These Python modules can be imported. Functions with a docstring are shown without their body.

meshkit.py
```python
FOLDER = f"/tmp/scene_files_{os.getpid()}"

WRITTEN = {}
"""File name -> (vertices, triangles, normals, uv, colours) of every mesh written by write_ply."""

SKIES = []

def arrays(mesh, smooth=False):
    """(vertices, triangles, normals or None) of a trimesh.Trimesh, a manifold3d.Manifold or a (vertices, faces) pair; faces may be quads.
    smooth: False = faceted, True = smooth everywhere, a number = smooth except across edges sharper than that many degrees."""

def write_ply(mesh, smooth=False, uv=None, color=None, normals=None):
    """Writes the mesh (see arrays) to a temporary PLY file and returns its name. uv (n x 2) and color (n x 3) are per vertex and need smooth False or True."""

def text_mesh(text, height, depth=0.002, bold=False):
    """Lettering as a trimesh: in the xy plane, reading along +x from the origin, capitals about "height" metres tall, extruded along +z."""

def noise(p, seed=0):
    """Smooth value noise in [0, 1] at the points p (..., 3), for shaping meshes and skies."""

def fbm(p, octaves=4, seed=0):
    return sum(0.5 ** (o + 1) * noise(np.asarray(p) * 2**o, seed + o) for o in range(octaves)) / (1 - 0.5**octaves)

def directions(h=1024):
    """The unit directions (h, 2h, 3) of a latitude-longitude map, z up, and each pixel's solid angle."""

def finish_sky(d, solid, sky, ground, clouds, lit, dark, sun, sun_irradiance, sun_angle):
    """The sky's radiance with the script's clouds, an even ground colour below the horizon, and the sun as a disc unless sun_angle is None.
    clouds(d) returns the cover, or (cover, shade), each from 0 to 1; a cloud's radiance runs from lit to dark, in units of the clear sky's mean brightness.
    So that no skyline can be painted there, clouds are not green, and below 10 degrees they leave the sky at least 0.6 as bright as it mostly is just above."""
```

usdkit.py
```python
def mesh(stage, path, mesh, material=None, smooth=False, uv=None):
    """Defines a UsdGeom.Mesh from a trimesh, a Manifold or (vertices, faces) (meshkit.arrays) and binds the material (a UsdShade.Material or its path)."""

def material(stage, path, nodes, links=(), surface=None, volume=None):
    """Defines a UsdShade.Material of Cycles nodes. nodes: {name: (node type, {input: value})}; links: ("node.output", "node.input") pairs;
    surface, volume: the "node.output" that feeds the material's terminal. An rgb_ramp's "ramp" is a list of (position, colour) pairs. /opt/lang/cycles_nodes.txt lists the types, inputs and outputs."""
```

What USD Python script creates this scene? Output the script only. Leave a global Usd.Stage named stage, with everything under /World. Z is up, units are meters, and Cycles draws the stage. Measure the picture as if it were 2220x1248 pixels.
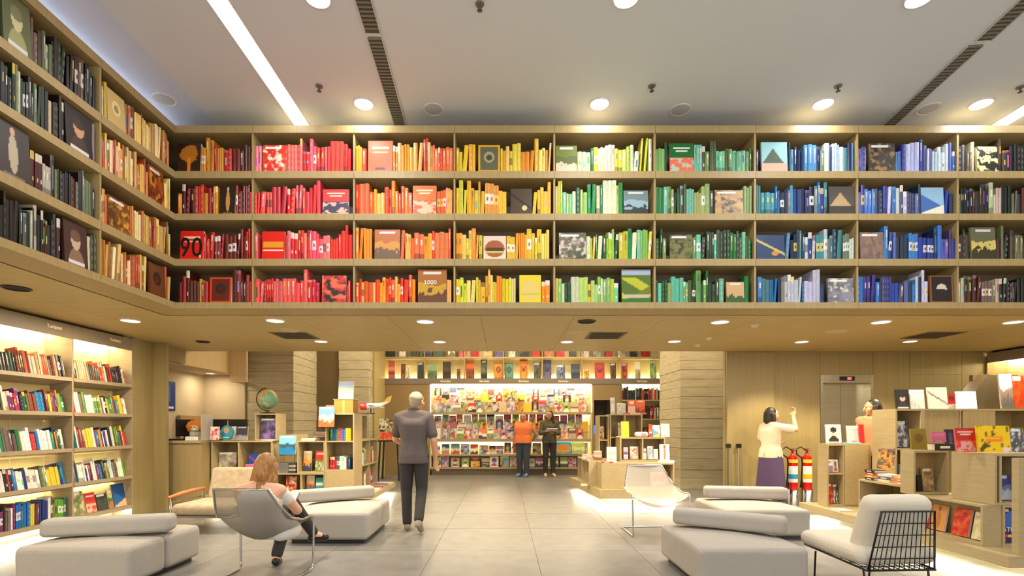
import math, random
import numpy as np, trimesh, manifold3d as m3, usdkit, meshkit
from pxr import Usd, UsdGeom, UsdLux, UsdShade, Sdf, Gf, Vt

stage = Usd.Stage.CreateInMemory()
UsdGeom.SetStageUpAxis(stage, 'Z'); UsdGeom.SetStageMetersPerUnit(stage, 1.0)
world = UsdGeom.Xform.Define(stage, '/World'); stage.SetDefaultPrim(world.GetPrim())
PI = math.pi
# ------------------------------------------------------------------ camera: level, eye at 1.31 m, shifted lens
F, CX, CY, H = 1100.0, 1092.0, 922.0, 1.31          # focal length and principal point in pixels of the 2220 x 1248 frame
cam = UsdGeom.Camera.Define(stage, '/World/camera')
AP = 36.0
cam.CreateHorizontalApertureAttr(AP); cam.CreateVerticalApertureAttr(AP*1248/2220)
cam.CreateFocalLengthAttr(AP*F/2220)
cam.CreateHorizontalApertureOffsetAttr((1110-CX)/2220*AP)
cam.CreateVerticalApertureOffsetAttr((CY-624)/2220*AP)
cam.CreateClippingRangeAttr(Gf.Vec2f(0.05, 100))
cam.AddTranslateOp().Set(Gf.Vec3d(0, 0, H)); cam.AddRotateXYZOp().Set(Gf.Vec3f(90, 0, 0))
cam.CreateExposureAttr(0.08)
# ------------------------------------------------------------------ even dome added as fill, entering from the open side behind the camera
dome = UsdLux.DomeLight.Define(stage, '/World/ambient_fill_dome')
dome.CreateIntensityAttr(0.56); dome.CreateColorAttr(Gf.Vec3f(1.0, .975, .93))
E_STRIP, E_DOWN, E_LOW, E_LED, E_REAR = 10.0, 48.0, 52.0, 44.0, 30.0     # radiance of strip lights, upper and lower downlights, shelf strips, unseen rear lamps
WARM, WHITE, LEDC = (1.0, .86, .62), (1.0, .98, .97), (1.0, .88, .54)

# ------------------------------------------------------------------ helpers
def L(c):
    c = np.asarray(c, float)/255
    return tuple(np.where(c <= .04045, c/12.92, ((c+.055)/1.055)**2.4))
def P(px, py, Y):
    s = F/Y
    return np.array([(px-CX)/s, Y, H+(CY-py)/s])
def X_(px, Y): return (px-CX)*Y/F
def Z_(py, Y): return H+(CY-py)*Y/F
def Yf(py): return H*F/(py-CY)                      # depth of a floor point
used = {}
def numbered(parent, name):
    k = (parent, name); n = used.get(k, 0); used[k] = n+1
    return name if n == 0 else f'{name}_{n:03d}'
def tag(p, label=None, cat=None, group=None, kind=None):
    p = p.GetPrim() if hasattr(p, 'GetPrim') else p
    for k, v in (('label', label), ('category', cat), ('group', group), ('kind', kind)):
        if v: p.SetCustomDataByKey(k, v)
    return p
def rotz(a):
    c, s = math.cos(a), math.sin(a); M = np.eye(4); M[:2, :2] = [[c, -s], [s, c]]; return M
def rotx(a):
    c, s = math.cos(a), math.sin(a); M = np.eye(4); M[1:3, 1:3] = [[c, -s], [s, c]]; return M
def roty(a):
    c, s = math.cos(a), math.sin(a); M = np.eye(4); M[0, 0] = c; M[0, 2] = s; M[2, 0] = -s; M[2, 2] = c; return M
def tr(x, y, z):
    M = np.eye(4); M[:3, 3] = (x, y, z); return M
def xform(prim, M):
    UsdGeom.Xformable(prim).AddTransformOp().Set(Gf.Matrix4d(*np.asarray(M).T.ravel().tolist()))
def thing(name, label, cat, M=None, group=None, kind=None):
    x = UsdGeom.Xform.Define(stage, '/World/'+numbered('/World', name))
    if M is not None: xform(x, M)
    return tag(x, label, cat, group, kind)

class MB:
    def __init__(s): s.v, s.f, s.c, s.n = [], [], [], 0
    def add(s, v, f, c=None):
        v = np.asarray(v, float); f = np.asarray(f, int)
        if f.shape[1] == 4: f = np.vstack([f[:, [0, 1, 2]], f[:, [0, 2, 3]]])
        s.v.append(v); s.f.append(f+s.n); s.n += len(v)
        s.c.append(np.broadcast_to(np.asarray(c if c is not None else (1, 1, 1), float), (len(v), 3)))
        return s
    def box(s, x0, x1, y0, y1, z0, z1, c=None, b=0.0):
        x0, x1 = min(x0, x1), max(x0, x1); y0, y1 = min(y0, y1), max(y0, y1); z0, z1 = min(z0, z1), max(z0, z1)
        if b <= 0:
            v = [(x, y, z) for z in (z0, z1) for y in (y0, y1) for x in (x0, x1)]
            f = [(0, 2, 3, 1), (4, 5, 7, 6), (0, 1, 5, 4), (2, 6, 7, 3), (0, 4, 6, 2), (1, 3, 7, 5)]
            return s.add(v, f, c)
        v = []
        for x, y, z, sx, sy, sz in ((x, y, z, a, e, g) for x, a in ((x0, 1), (x1, -1)) for y, e in ((y0, 1), (y1, -1)) for z, g in ((z0, 1), (z1, -1))):
            v += [(x+sx*b, y+sy*b, z), (x+sx*b, y, z+sz*b), (x, y+sy*b, z+sz*b)]
        h = trimesh.convex.convex_hull(np.array(v))
        return s.add(h.vertices, h.faces, c)
    def rbox(s, cx, cy, cz, sx, sy, sz, r, ref=.03, puff=0.0):
        """soft cushion block"""
        m = m3.Manifold.batch_hull([m3.Manifold.sphere(r, 16).translate((a*(sx/2-r), b*(sy/2-r), g*(sz/2-r))) for a in (-1, 1) for b in (-1, 1) for g in (-1, 1)])
        m = m.refine_to_length(ref).to_mesh(); v = np.array(m.vert_properties[:, :3], float)
        if puff:
            u = v/np.array([sx/2, sy/2, sz/2]); k = np.clip(1-u**2, 0, 1)
            v[:, 2] += puff*np.sign(u[:, 2])*np.abs(u[:, 2])*k[:, 0]*k[:, 1]
        v += (meshkit.fbm(v*6+np.array([cx, cy, cz])*3, 3)[:, None]-.5)*.008
        return s.add(v+np.array([cx, cy, cz]), m.tri_verts)
    def tube(s, pts, r, n=8, closed=False):
        p = np.asarray(pts, float); m = len(p); R = np.broadcast_to(r, m)
        t = np.roll(p, -1, 0)-np.roll(p, 1, 0)
        if not closed: t[0] = p[1]-p[0]; t[-1] = p[-1]-p[-2]
        t /= np.linalg.norm(t, axis=1)[:, None]+1e-12
        u = np.cross(t[0], (0, 0, 1)); u = np.cross(t[0], (1, 0, 0)) if np.linalg.norm(u) < .1 else u
        v = []
        for i in range(m):
            u = u-t[i]*np.dot(u, t[i]); u /= np.linalg.norm(u)+1e-12; w = np.cross(t[i], u)
            v += [p[i]+R[i]*(math.cos(a)*u+math.sin(a)*w) for a in np.arange(n)*2*PI/n]
        f = [(i % m*n+k, i % m*n+(k+1) % n, (i+1) % m*n+(k+1) % n, (i+1) % m*n+k) for i in range(m if closed else m-1) for k in range(n)]
        s.add(v, f)
        if not closed:
            s.add([p[0]]+v[:n], [(0, (k+1) % n+1, k+1) for k in range(n)]); s.add([p[-1]]+v[-n:], [(0, k+1, (k+1) % n+1) for k in range(n)])
        return s
    def lathe(s, prof, n=24, M=None):
        prof = np.asarray(prof, float); m = len(prof)
        v = np.array([(r*math.cos(a), r*math.sin(a), z) for r, z in prof for a in np.arange(n)*2*PI/n])
        f = [(i*n+k, i*n+(k+1) % n, (i+1)*n+(k+1) % n, (i+1)*n+k) for i in range(m-1) for k in range(n)]
        if M is not None: v = v@np.asarray(M)[:3, :3].T+np.asarray(M)[:3, 3]
        return s.add(v, f)
    def tm(s, t, M=None, c=None):
        v = np.asarray(t.vertices)
        if M is not None: v = v@np.asarray(M)[:3, :3].T+np.asarray(M)[:3, 3]
        return s.add(v, t.faces, c)
    def xf(s, M):
        M = np.asarray(M); s.v = [v@M[:3, :3].T+M[:3, 3] for v in s.v]; return s
    def build(s, name, mat, parent=None, smooth=False, col=False, label=None):
        base = '/World' if parent is None else str(parent.GetPath())
        m = usdkit.mesh(stage, base+'/'+numbered(base, name), (np.vstack(s.v), np.vstack(s.f)), mat, smooth)
        if col:
            UsdGeom.PrimvarsAPI(m).CreatePrimvar('tint', Sdf.ValueTypeNames.Color3fArray, 'vertex').Set(Vt.Vec3fArray.FromNumpy(np.vstack(s.c).astype(np.float32)))
        if label: tag(m, label)
        return m.GetPrim()
def struct(name, mb, mat, label=None, smooth=False):
    return tag(mb.build(name, mat, None, smooth), label, None, None, 'structure')
def sgroup(name, label):
    x = UsdGeom.Xform.Define(stage, '/World/'+numbered('/World', name)); return tag(x, label, None, None, 'structure')

# ------------------------------------------------------------------ materials
LK = '/World/Looks/'
def plain(name, rgb, rough=.5, metal=0.0, **k):
    return usdkit.material(stage, LK+name, {'p': ('principled_bsdf', {'base_color': L(rgb), 'roughness': rough, 'metallic': metal, **k})}, surface='p.BSDF')
def noisy(name, a, b, scale, rough=.5, bump=0.0, metal=0.0, detail=4, bscale=None, **k):
    n = {'t': ('texture_coordinate', {}), 'm': ('mapping', {'scale': scale}), 'n': ('noise_texture', {'scale': 1.0, 'detail': detail, 'roughness': .6}),
         'r': ('rgb_ramp', {'ramp': [(.3, L(a)), (.7, L(b))]}), 'p': ('principled_bsdf', {'roughness': rough, 'metallic': metal, **k})}
    l = [('t.object', 'm.vector'), ('m.vector', 'n.vector'), ('n.fac', 'r.fac'), ('r.color', 'p.base_color')]
    if bump:
        n['b'] = ('bump', {'strength': bump, 'distance': .01}); l += [('n.fac', 'b.height'), ('b.normal', 'p.normal')]
    return usdkit.material(stage, LK+name, n, l, surface='p.BSDF')
def emit(name, rgb, strength):
    return usdkit.material(stage, LK+name, {'e': ('emission', {'color': tuple(rgb), 'strength': strength})}, surface='e.emission')
wood = noisy('wood_veneer', (160, 137, 90), (174, 151, 101), (60, 60, 1.2), .45)
wood_h = noisy('wood_ceiling_veneer', (178, 156, 104), (192, 170, 116), (2.0, 26, 26), .5)
wood_l = noisy('light_oak_veneer', (170, 150, 108), (184, 164, 121), (16, 3, 60), .42)
wood_b = noisy('pale_bulkhead_veneer', (216, 186, 134), (226, 198, 148), (40, 40, 1.0), .5)
wood_w = noisy('wall_veneer', (140, 122, 78), (154, 135, 88), (50, 50, 1.0), .45)
wood_t = noisy('taupe_shelf_veneer', (150, 132, 104), (164, 146, 116), (2, 40, 40), .5)
wood_d = noisy('shelf_back_laminate', (98, 82, 62), (108, 92, 70), (60, 60, 1.5), .55)
lit_back = noisy('shelf_back_cream', (206, 194, 148), (214, 202, 156), (40, 40, 2), .5)
fascia_m = noisy('taupe_fascia', (128, 112, 92), (136, 120, 98), (2, 30, 30), .5)
concrete = noisy('board_concrete', (172, 158, 124), (198, 184, 150), (3, 3, 26), .8, .35)
paint = plain('ceiling_paint', (222, 228, 236), .9)
paint2 = plain('ceiling_paint_cool_lit', (214, 223, 250), .9)  # cool light on the side ceiling is put into this colour
wallp = plain('wall_paint', (196, 178, 146), .8)
tile_m = [noisy(f'floor_tile_tone_{i}', (110+i*4, 107+i*4, 103+i*4), (127+i*4, 123+i*4, 118+i*4), (5, 5, 5), .34) for i in range(3)]
grout = plain('grout', (96, 92, 86), .9)
black = plain('black_lacquer', (18, 17, 16), .35)
dark = plain('dark_grille', (70, 66, 58), .6)
gapm = plain('shadow_gap', (24, 21, 17), .8)
steel = noisy('brushed_steel', (188, 180, 158), (206, 198, 176), (2, 2, 60), .28, 0, 1.0)
chrome = plain('chrome', (205, 205, 205), .15, 1.0)
white_p = plain('white_plastic', (232, 230, 226), .4)
linen = noisy('linen_upholstery', (162, 155, 145), (176, 169, 159), (150, 150, 150), .95, .15)
linen2 = noisy('cream_cushion', (206, 196, 176), (218, 208, 190), (120, 120, 120), .95, .15)
velvet = noisy('beige_chenille', (166, 146, 118), (186, 168, 142), (14, 14, 14), .9, .2)
teak = noisy('teak', (170, 104, 56), (190, 124, 72), (6, 60, 60), .4)
printm = usdkit.material(stage, LK+'printed_paper', {'a': ('attribute', {'attribute': 'tint'}), 'p': ('principled_bsdf', {'roughness': .42})}, [('a.color', 'p.base_color')], surface='p.BSDF')
skin_l = plain('skin_light', (226, 172, 140), .5); skin_d = plain('skin_brown', (172, 118, 86), .5); skin_t = plain('skin_tan', (214, 158, 118), .5)
def mesh_fabric(name, rgb, alpha):
    return usdkit.material(stage, LK+name, {'t': ('transparent_bsdf', {'color': (1, 1, 1)}), 'p': ('principled_bsdf', {'base_color': L(rgb), 'roughness': .8}), 'x': ('mix_closure', {'fac': alpha})},
                           [('t.BSDF', 'x.closure1'), ('p.BSDF', 'x.closure2')], surface='x.closure')
net_g = mesh_fabric('grey_net', (132, 124, 112), .74); net_c = mesh_fabric('cream_net', (214, 204, 186), .70)
frosted = mesh_fabric('frosted_acrylic', (214, 208, 200), .5)
acrylic = usdkit.material(stage, LK+'acrylic', {'f': ('fresnel', {'IOR': 1.45}), 't': ('transparent_bsdf', {'color': (.93, .94, .95)}), 'g': ('glossy_bsdf', {'roughness': .03}), 'x': ('mix_closure', {})},
                          [('f.fac', 'x.fac'), ('t.BSDF', 'x.closure1'), ('g.BSDF', 'x.closure2')], surface='x.closure')
strip_e = emit('strip_diffuser', WHITE, E_STRIP); down_e = emit('downlight_lens', WHITE, 14.0); low_e = emit('warm_downlight_lens', (1, .93, .8), 9.0)
led_e = emit('led_strip', LEDC, E_LED); led_hot = emit('led_strip_plinth', (1.0, .93, .7), E_LED*1.6); unseen_cove_e = emit('unseen_cove_strip', (.86, .9, 1.0), 7.0)
_mats = {}
def M_(rgb, rough=.6):
    k = (tuple(int(x) for x in rgb), rough)
    if k not in _mats: _mats[k] = plain(f'paint_{k[0][0]}_{k[0][1]}_{k[0][2]}_{int(rough*100)}', rgb, rough)
    return _mats[k]
# ================================================================== STRUCTURE
ZS, ZC, YU, YB = 2.583, 4.735, 5.51, 8.71            # soffit, ceiling, front of the gallery shelves, rear edge of the soffit
XL, XR = -3.57, 9.3                                 # front of the upper shelves along the side, far wall
fl = sgroup('floor', 'grey large-format stone tile floor')
MB().box(-9, 10, -2.6, 14.7, -.1, -.003).build('mortar_bed', grout, fl)
rng = random.Random(5)
for i in range(-8, 9):
    for j in range(-6, 9):
        x0, y0 = .33+1.06*i, 5.30+1.14*j
        MB().box(x0+.0025, x0+1.0575, y0+.0025, y0+1.1375, -.02, 0).build('tile', rng.choice(tile_m), fl)
ce = sgroup('ceiling', 'white painted plaster ceiling')
MB().box(-3.27, XR, -2.5, 6.35, ZC, ZC+.1).build('ceiling_panel', paint, ce)
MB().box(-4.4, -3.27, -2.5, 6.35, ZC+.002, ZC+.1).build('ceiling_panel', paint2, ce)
sf = sgroup('ceiling', 'wood veneer soffit under the upper bookshelves')
MB().box(-5.9, XR, YU+.01, YB, ZS+.03, ZS+.06).box(-5.9, XL-.01, -2.5, YU+.01, ZS+.03, ZS+.06).build('backing', gapm, sf)
for k in range(2):
    x0 = -5.75+1.09*k
    for y0, y1 in ((-2.5, 1.2), (1.2, YU)): MB().box(x0+.002, x0+1.088, y0+.002, y1-.002, ZS, ZS+.028).build('panel', wood_h, sf)
for k in range(14):
    x0 = -5.75+1.096*k
    MB().box(x0+.002, min(x0+1.094, XR), YU+.002, YB, ZS, ZS+.028).build('panel', wood_h, sf)
cv = sgroup('unseen_cove_lamp_1', 'unseen cool light strip on top of the side bookcase, lighting the ceiling edge')
MB().box(-3.88, -3.84, -2.4, 5.8, 4.57, 4.585).build('strip', unseen_cove_e, cv)  # hidden from below, placed to light the side ceiling with a cool tint
struct('wall_left', MB().box(-5.95, -5.8, -2.5, 7.77, 0, ZS+.03).box(-4.45, -4.3, -2.5, 6.3, ZS+.06, ZC), wallp, 'wall behind the side bookcases')
struct('wall_gallery', MB().box(-4.4, XR, 6.2, 6.35, ZS+.06, ZC).box(-8.6, XR, YB-.1, YB, ZS+.06, 4.4), wallp, 'wall behind the upper bookshelves')
struct('wall_right', MB().box(XR, XR+.15, -2.5, 8.85, 0, ZC+.1), wallp, 'side wall behind the tall lit bookcase')
struct('wall_back', MB().box(-8.6, 10, 14.5, 14.65, 0, 4.4), wallp, 'wall behind the magazine display')
struct('ceiling', MB().box(-8.6, 10, YB, 14.65, 4.35, 4.45), paint, 'white ceiling of the rear hall')
struct('wall_side_rear', MB().box(-8.75, -8.6, 7.77, 14.65, 0, 4.4).box(9.9, 10.05, 8.85, 14.65, 0, 4.4), wallp, 'end walls of the rear hall')
# concrete columns of board-marked courses
def column(x0, x1, y0, y1, z1, label, seed):
    g = sgroup('column', label); r = random.Random(seed); z = 0
    while z < z1:
        h = r.uniform(.16, .24); e = r.uniform(-.006, .006); zz = min(z+h, z1)
        MB().box(x0-e, x1+e, y0-e, y1+e, z, zz-.004, b=.003).build('board_course', concrete, g); z = zz
column(-5.29, -4.33, 10.45, 11.75, 4.35, 'board-marked concrete column behind the globe', 1)
column(3.64, 4.57, 10.45, 11.85, 4.35, 'board-marked concrete column beside the cream sling chair', 2)
column(-3.90, -3.19, 12.0, 12.35, 4.35, 'narrow concrete pilaster behind the toy aeroplane', 3)
struct('wall_panel_rear', MB().box(-8.6, -3.9, 12.6, 12.7, 0, 4.35), M_((146, 122, 78)), 'brown wall panel between the concrete columns')
struct('wall_return', MB().box(-3.25, -3.16, 12.4, 14.5, 0, 4.35), M_((186, 164, 108)), 'short return wall beside the magazine display')
# elevator wall, built of veneer panels
YE = 8.75
ew = sgroup('wall_elevator', 'olive veneer wall around the elevator')
EX0, EX1, EZ = X_(1778, YE), X_(1893, YE), Z_(812, YE)
MB().box(EX0, EX1, YE+.5, YE+.6, 0, 2.7).build('shaft_wall', gapm, ew)
for x0, x1, z0, z1 in ((3.82, 4.66, 0, 2.7), (4.66, EX0, 0, 2.7), (EX0, EX1, EZ, 2.7), (EX1, X_(1972, YE), 0, 2.7), (X_(1972, YE), X_(2085, YE), 0, 2.19), (X_(1972, YE), X_(2085, YE), 2.19, 2.7), (X_(2085, YE), XR+.1, 0, 2.7)):
    MB().box(x0+.003, x1-.003, YE, YE+.1, z0+.003, z1).build('panel', wood_w, ew)
struct('wall_elevator_core', MB().box(3.85, EX0-.01, YE+.1, YE+.14, 0, 2.7).box(EX1+.01, XR, YE+.1, YE+.14, 0, 2.7), gapm, 'core behind the veneer panels')
# door leaf with tall pull bars on the wall end
dg = sgroup('door_1', 'flush wooden double door with tall pull bars')
MB().box(3.83, 4.64, YE-.05, YE-.004, .01, 2.57, b=.004).build('leaf', wood_w, dg)
for px, mt in ((1578, M_((92, 84, 74))), (1601, steel)):
    x = X_(px, YE-.1); pb = MB().tube([(x, YE-.10, .25), (x, YE-.10, .98)], .014, 10).build('pull_bar', mt, dg)
    MB().box(x-.02, x+.045, YE-.12, YE-.05, .93, 1.0, b=.004).box(x-.015, x+.02, YE-.12, YE-.05, .22, .26).build('bracket', black, pb)
# elevator
el = thing('elevator', 'brushed steel elevator doors set in the olive veneer wall', 'elevator', kind='thing')
mid = (EX0+EX1)/2
for x0, x1 in ((EX0+.05, mid-.002), (mid+.002, EX1-.05)): MB().box(x0, x1, YE+.16, YE+.19, .01, EZ-.14).build('door_panel', steel, el)
MB().box(EX0, EX0+.05, YE-.01, YE+.2, 0, EZ).build('jamb', steel, el); MB().box(EX1-.05, EX1, YE-.01, YE+.2, 0, EZ).build('jamb', steel, el)
MB().box(EX0+.05, EX1-.05, YE-.01, YE+.2, EZ-.14, EZ).build('header', steel, el)
ip = MB().box(mid-.13, mid+.13, YE-.018, YE-.01, EZ-.10, EZ-.03).build('indicator', black, el)
MB().box(mid+.0, mid+.07, YE-.021, YE-.018, EZ-.085, EZ-.045).build('floor_digit', emit('red_display', (1, .15, .2), 1.5), ip)
# service nook at the far side: jamb, lintel, bulkhead, lowered ceiling
struct('wall_jamb', MB().box(-5.42, -5.36, 7.33, 7.77, 0, ZS).box(-5.42, -5.17, 7.77, 7.83, 0, ZS), wood_w, 'veneer jamb beside the tall bookcase')
struct('wall_lintel', MB().box(-5.44, -5.37, 7.83, 8.57, 2.35, ZS), wood_w, 'lintel over the service counter opening')
struct('wall_bulkhead', MB().box(-5.46, -5.40, 8.57, 10.0, 2.34, 4.3).box(-5.40, -5.07, 10.0, 10.06, 2.165, 4.3), wood_b, 'pale veneer bulkhead over the service counter')
nk = sgroup('ceiling', 'lowered ceiling over the service counter')
MB().box(-8.6, -5.46, 7.83, 10.4, 2.34, 2.38).box(-5.40, -5.30, 10.06, 10.4, 2.17, 2.2).build('ceiling_panel', wallp, nk)
struct('wall_counter_back', MB().box(-8.6, -5.31, 10.4, 10.5, 0, 4.3).box(-6.2, -6.13, 7.83, 10.4, 0, 2.34), wallp, 'beige wall behind the service counter')

# ================================================================== LAMPS
ORD = ['first', 'second', 'third', 'fourth', 'fifth', 'sixth', 'seventh', 'eighth', 'ninth', 'tenth', 'eleventh', 'twelfth', 'thirteenth', 'fourteenth', 'fifteenth', 'sixteenth', 'seventeenth', 'eighteenth', 'nineteenth', 'twentieth']
TENS = {20: 'twenty', 30: 'thirty', 40: 'forty', 50: 'fifty', 60: 'sixty', 70: 'seventy'}
def nth(k):
    if k < 20: return ORD[k]
    k += 1; t = k//10*10
    return TENS[t][:-1]+'ieth' if k == t else TENS[t]+'-'+ORD[k-t-1]
def lamp_disk(path, x, y, z, r, inten, col, cone=None):
    if cone:
        d = UsdLux.SphereLight.Define(stage, path); d.CreateRadiusAttr(r)
        UsdLux.ShapingAPI.Apply(d.GetPrim()).CreateShapingConeAngleAttr(cone); UsdLux.ShapingAPI.Apply(d.GetPrim()).CreateShapingConeSoftnessAttr(.4)
    else:
        d = UsdLux.DiskLight.Define(stage, path); d.CreateRadiusAttr(r)
    d.CreateIntensityAttr(inten); d.CreateColorAttr(Gf.Vec3f(*col)); d.AddTranslateOp().Set(Gf.Vec3d(x, y, z))
def downlight(x, y, z, r, mat, inten, col, label, group, on=True, cone=None):
    t = thing('downlight', label, 'downlight', tr(x, y, z), group)
    MB().lathe([(r, 0), (r*1.18, 0), (r*1.18, -.008), (r*1.05, -.012), (r, -.006), (r, 0)], 24).build('trim_ring', white_p if on else black, t, 40)
    MB().lathe([(0, -.003), (r*.99, -.003)], 24).build('lens', mat, t)
    if on: lamp_disk(str(t.GetPath())+'/light', 0, 0, -.03, r*.8, inten, col, cone)
for k, (x, y) in enumerate([(-1.49, 5.40), (1.02, 5.40), (3.40, 5.40), (5.08, 5.40), (-1.49, 4.06), (.98, 4.06), (3.33, 4.06)]):
    w = ['near the strip light', 'over the golden-yellow shelves', 'over the blue shelves', 'beside the far strip light', 'at the top edge near the strip light', 'in the middle of the top edge', 'at the top edge over the blue shelves'][k]
    downlight(x, y, ZC, .093, down_e, E_DOWN*(3 if y > 5 else 14), WHITE, 'bright round downlight in white ceiling '+w, 'ceiling downlights')
SOF = [(283, 694, 1), (597, 694, 1), (922, 696, 1), (1272, 696, 0), (1561, 697, 1), (1910, 697, 1), (2198, 697, 1), (440, 740, 0), (696, 739, 1), (953, 740, 1), (1229, 740, 1), (1462, 739, 1), (1738, 740, 1), (1973, 739, 1), (36, 624, 0)]
SOFN = ['nearest the tall bookcase', 'below the coral-red shelves', 'below the orange shelves', 'below the lime-green shelves', 'below the dark-green shelves', 'below the violet-blue shelves', 'at the far end below the black books', 'near the service counter', 'behind the dark air grille', 'above the walking man', 'above the magazine display', 'above the concrete column', 'above the wooden door', 'above the elevator', 'above the side bookcase']
hs = ZS-H
for (px, py, on), nm in zip(SOF, SOFN):
    s = (CY-py)/hs; x, y = (px-CX)/s, F/s
    r = .095 if py < 700 else .085
    if on: downlight(x, y, ZS, r, low_e, E_LOW*(20 if py > 700 else 14), WARM, 'lit round downlight in the wooden soffit '+nm, 'soffit downlights', True, 58 if py > 700 else None)
    else: downlight(x, y, ZS, r, gapm, 0, WARM, 'unlit black round downlight in the wooden soffit '+nm, 'unlit soffit downlights', False)
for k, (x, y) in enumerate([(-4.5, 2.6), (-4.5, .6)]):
    lamp_disk(f'/World/unseen_soffit_lamp_{k}', x, y, ZS-.02, .08, E_LOW*14, WARM)  # out of view, placed to light the near side under the soffit
def strip(x0, x1, y0, y1, label):
    t = thing('strip_light', label, 'strip light')
    MB().box(x0, x1, y0, y1, ZC-.004, ZC+.02).build('diffuser', strip_e, t)
    for a, b in ((x0-.012, x0), (x1, x1+.012)): MB().box(a, b, y0, y1, ZC-.006, ZC+.02).build('frame', white_p, t)
strip(-2.385, -2.218, -2.4, 6.3, 'long glowing linear strip light in the ceiling near the side shelves')
strip(5.56, 5.74, -2.4, 6.3, 'glowing linear strip light at the far end of the ceiling')
def vent(xa, xb, ya, yb, wv, label):
    t = thing('slot_vent', label, 'air vent'); n = int(abs(yb-ya)/.045)
    u = np.array([xb-xa, yb-ya]); u /= np.linalg.norm(u)
    m = MB().box(-wv/2, wv/2, 0, math.hypot(xb-xa, yb-ya), ZC-.004, ZC+.02)
    M = tr(xa, ya, 0)@rotz(math.atan2(-u[0], u[1])); m.xf(M).build('backing', M_((88, 84, 74)), t)
    s = MB()
    for k in range(n): s.box(-wv/2, wv/2, .045*k, .045*k+.018, ZC-.014, ZC-.004)
    sl = s.xf(M).build('slats', M_((128, 122, 108)), t); tag(sl, kind='stuff')
    for a, b in ((-wv/2-.01, -wv/2), (wv/2, wv/2+.01)): MB().box(a, b, 0, math.hypot(xb-xa, yb-ya), ZC-.016, ZC+.02).xf(M).build('frame', M_((200, 198, 190)), t)
hc = ZC-H
def cp(px, py): s = (CY-py)/hc; return (px-CX)/s, F/s
for a, b, wv, lab in (((785, -10), (809, 71), .12, 'dark slotted air vent at the top edge beside the downlight'), ((812, 80), (876, 300), .12, 'long dark slotted air vent ending above the orange shelves'),
                      ((2235, -8), (2131, 87), .125, 'dark slotted air vent at the far upper edge of the ceiling'), ((2115, 97), (1905, 290), .125, 'long dark slotted air vent above the blue shelves')):
    (xa, ya), (xb, yb) = cp(*b), cp(*a)
    vent(xb, xa, yb, ya, wv, lab)
for px, py, w in ((357, 216, 'above the tan books'), (940, 237, 'over the orange shelves'), (1475, 238, 'over the dark-green shelves'), (2013, 236, 'beside the far air vent')):
    x, y = cp(px, py); z = ZC+(.002 if px < 400 else 0)
    t = thing('ceiling_speaker', 'round flush grey ceiling speaker '+w, 'speaker', tr(x, y, z), 'ceiling speakers')
    MB().lathe([(0, -.004), (.088, -.004), (.092, 0)], 28).build('grille', M_((200, 200, 204)), t); MB().lathe([(.092, 0), (.108, -.006), (.112, 0)], 28).build('trim_ring', white_p, t)
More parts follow.
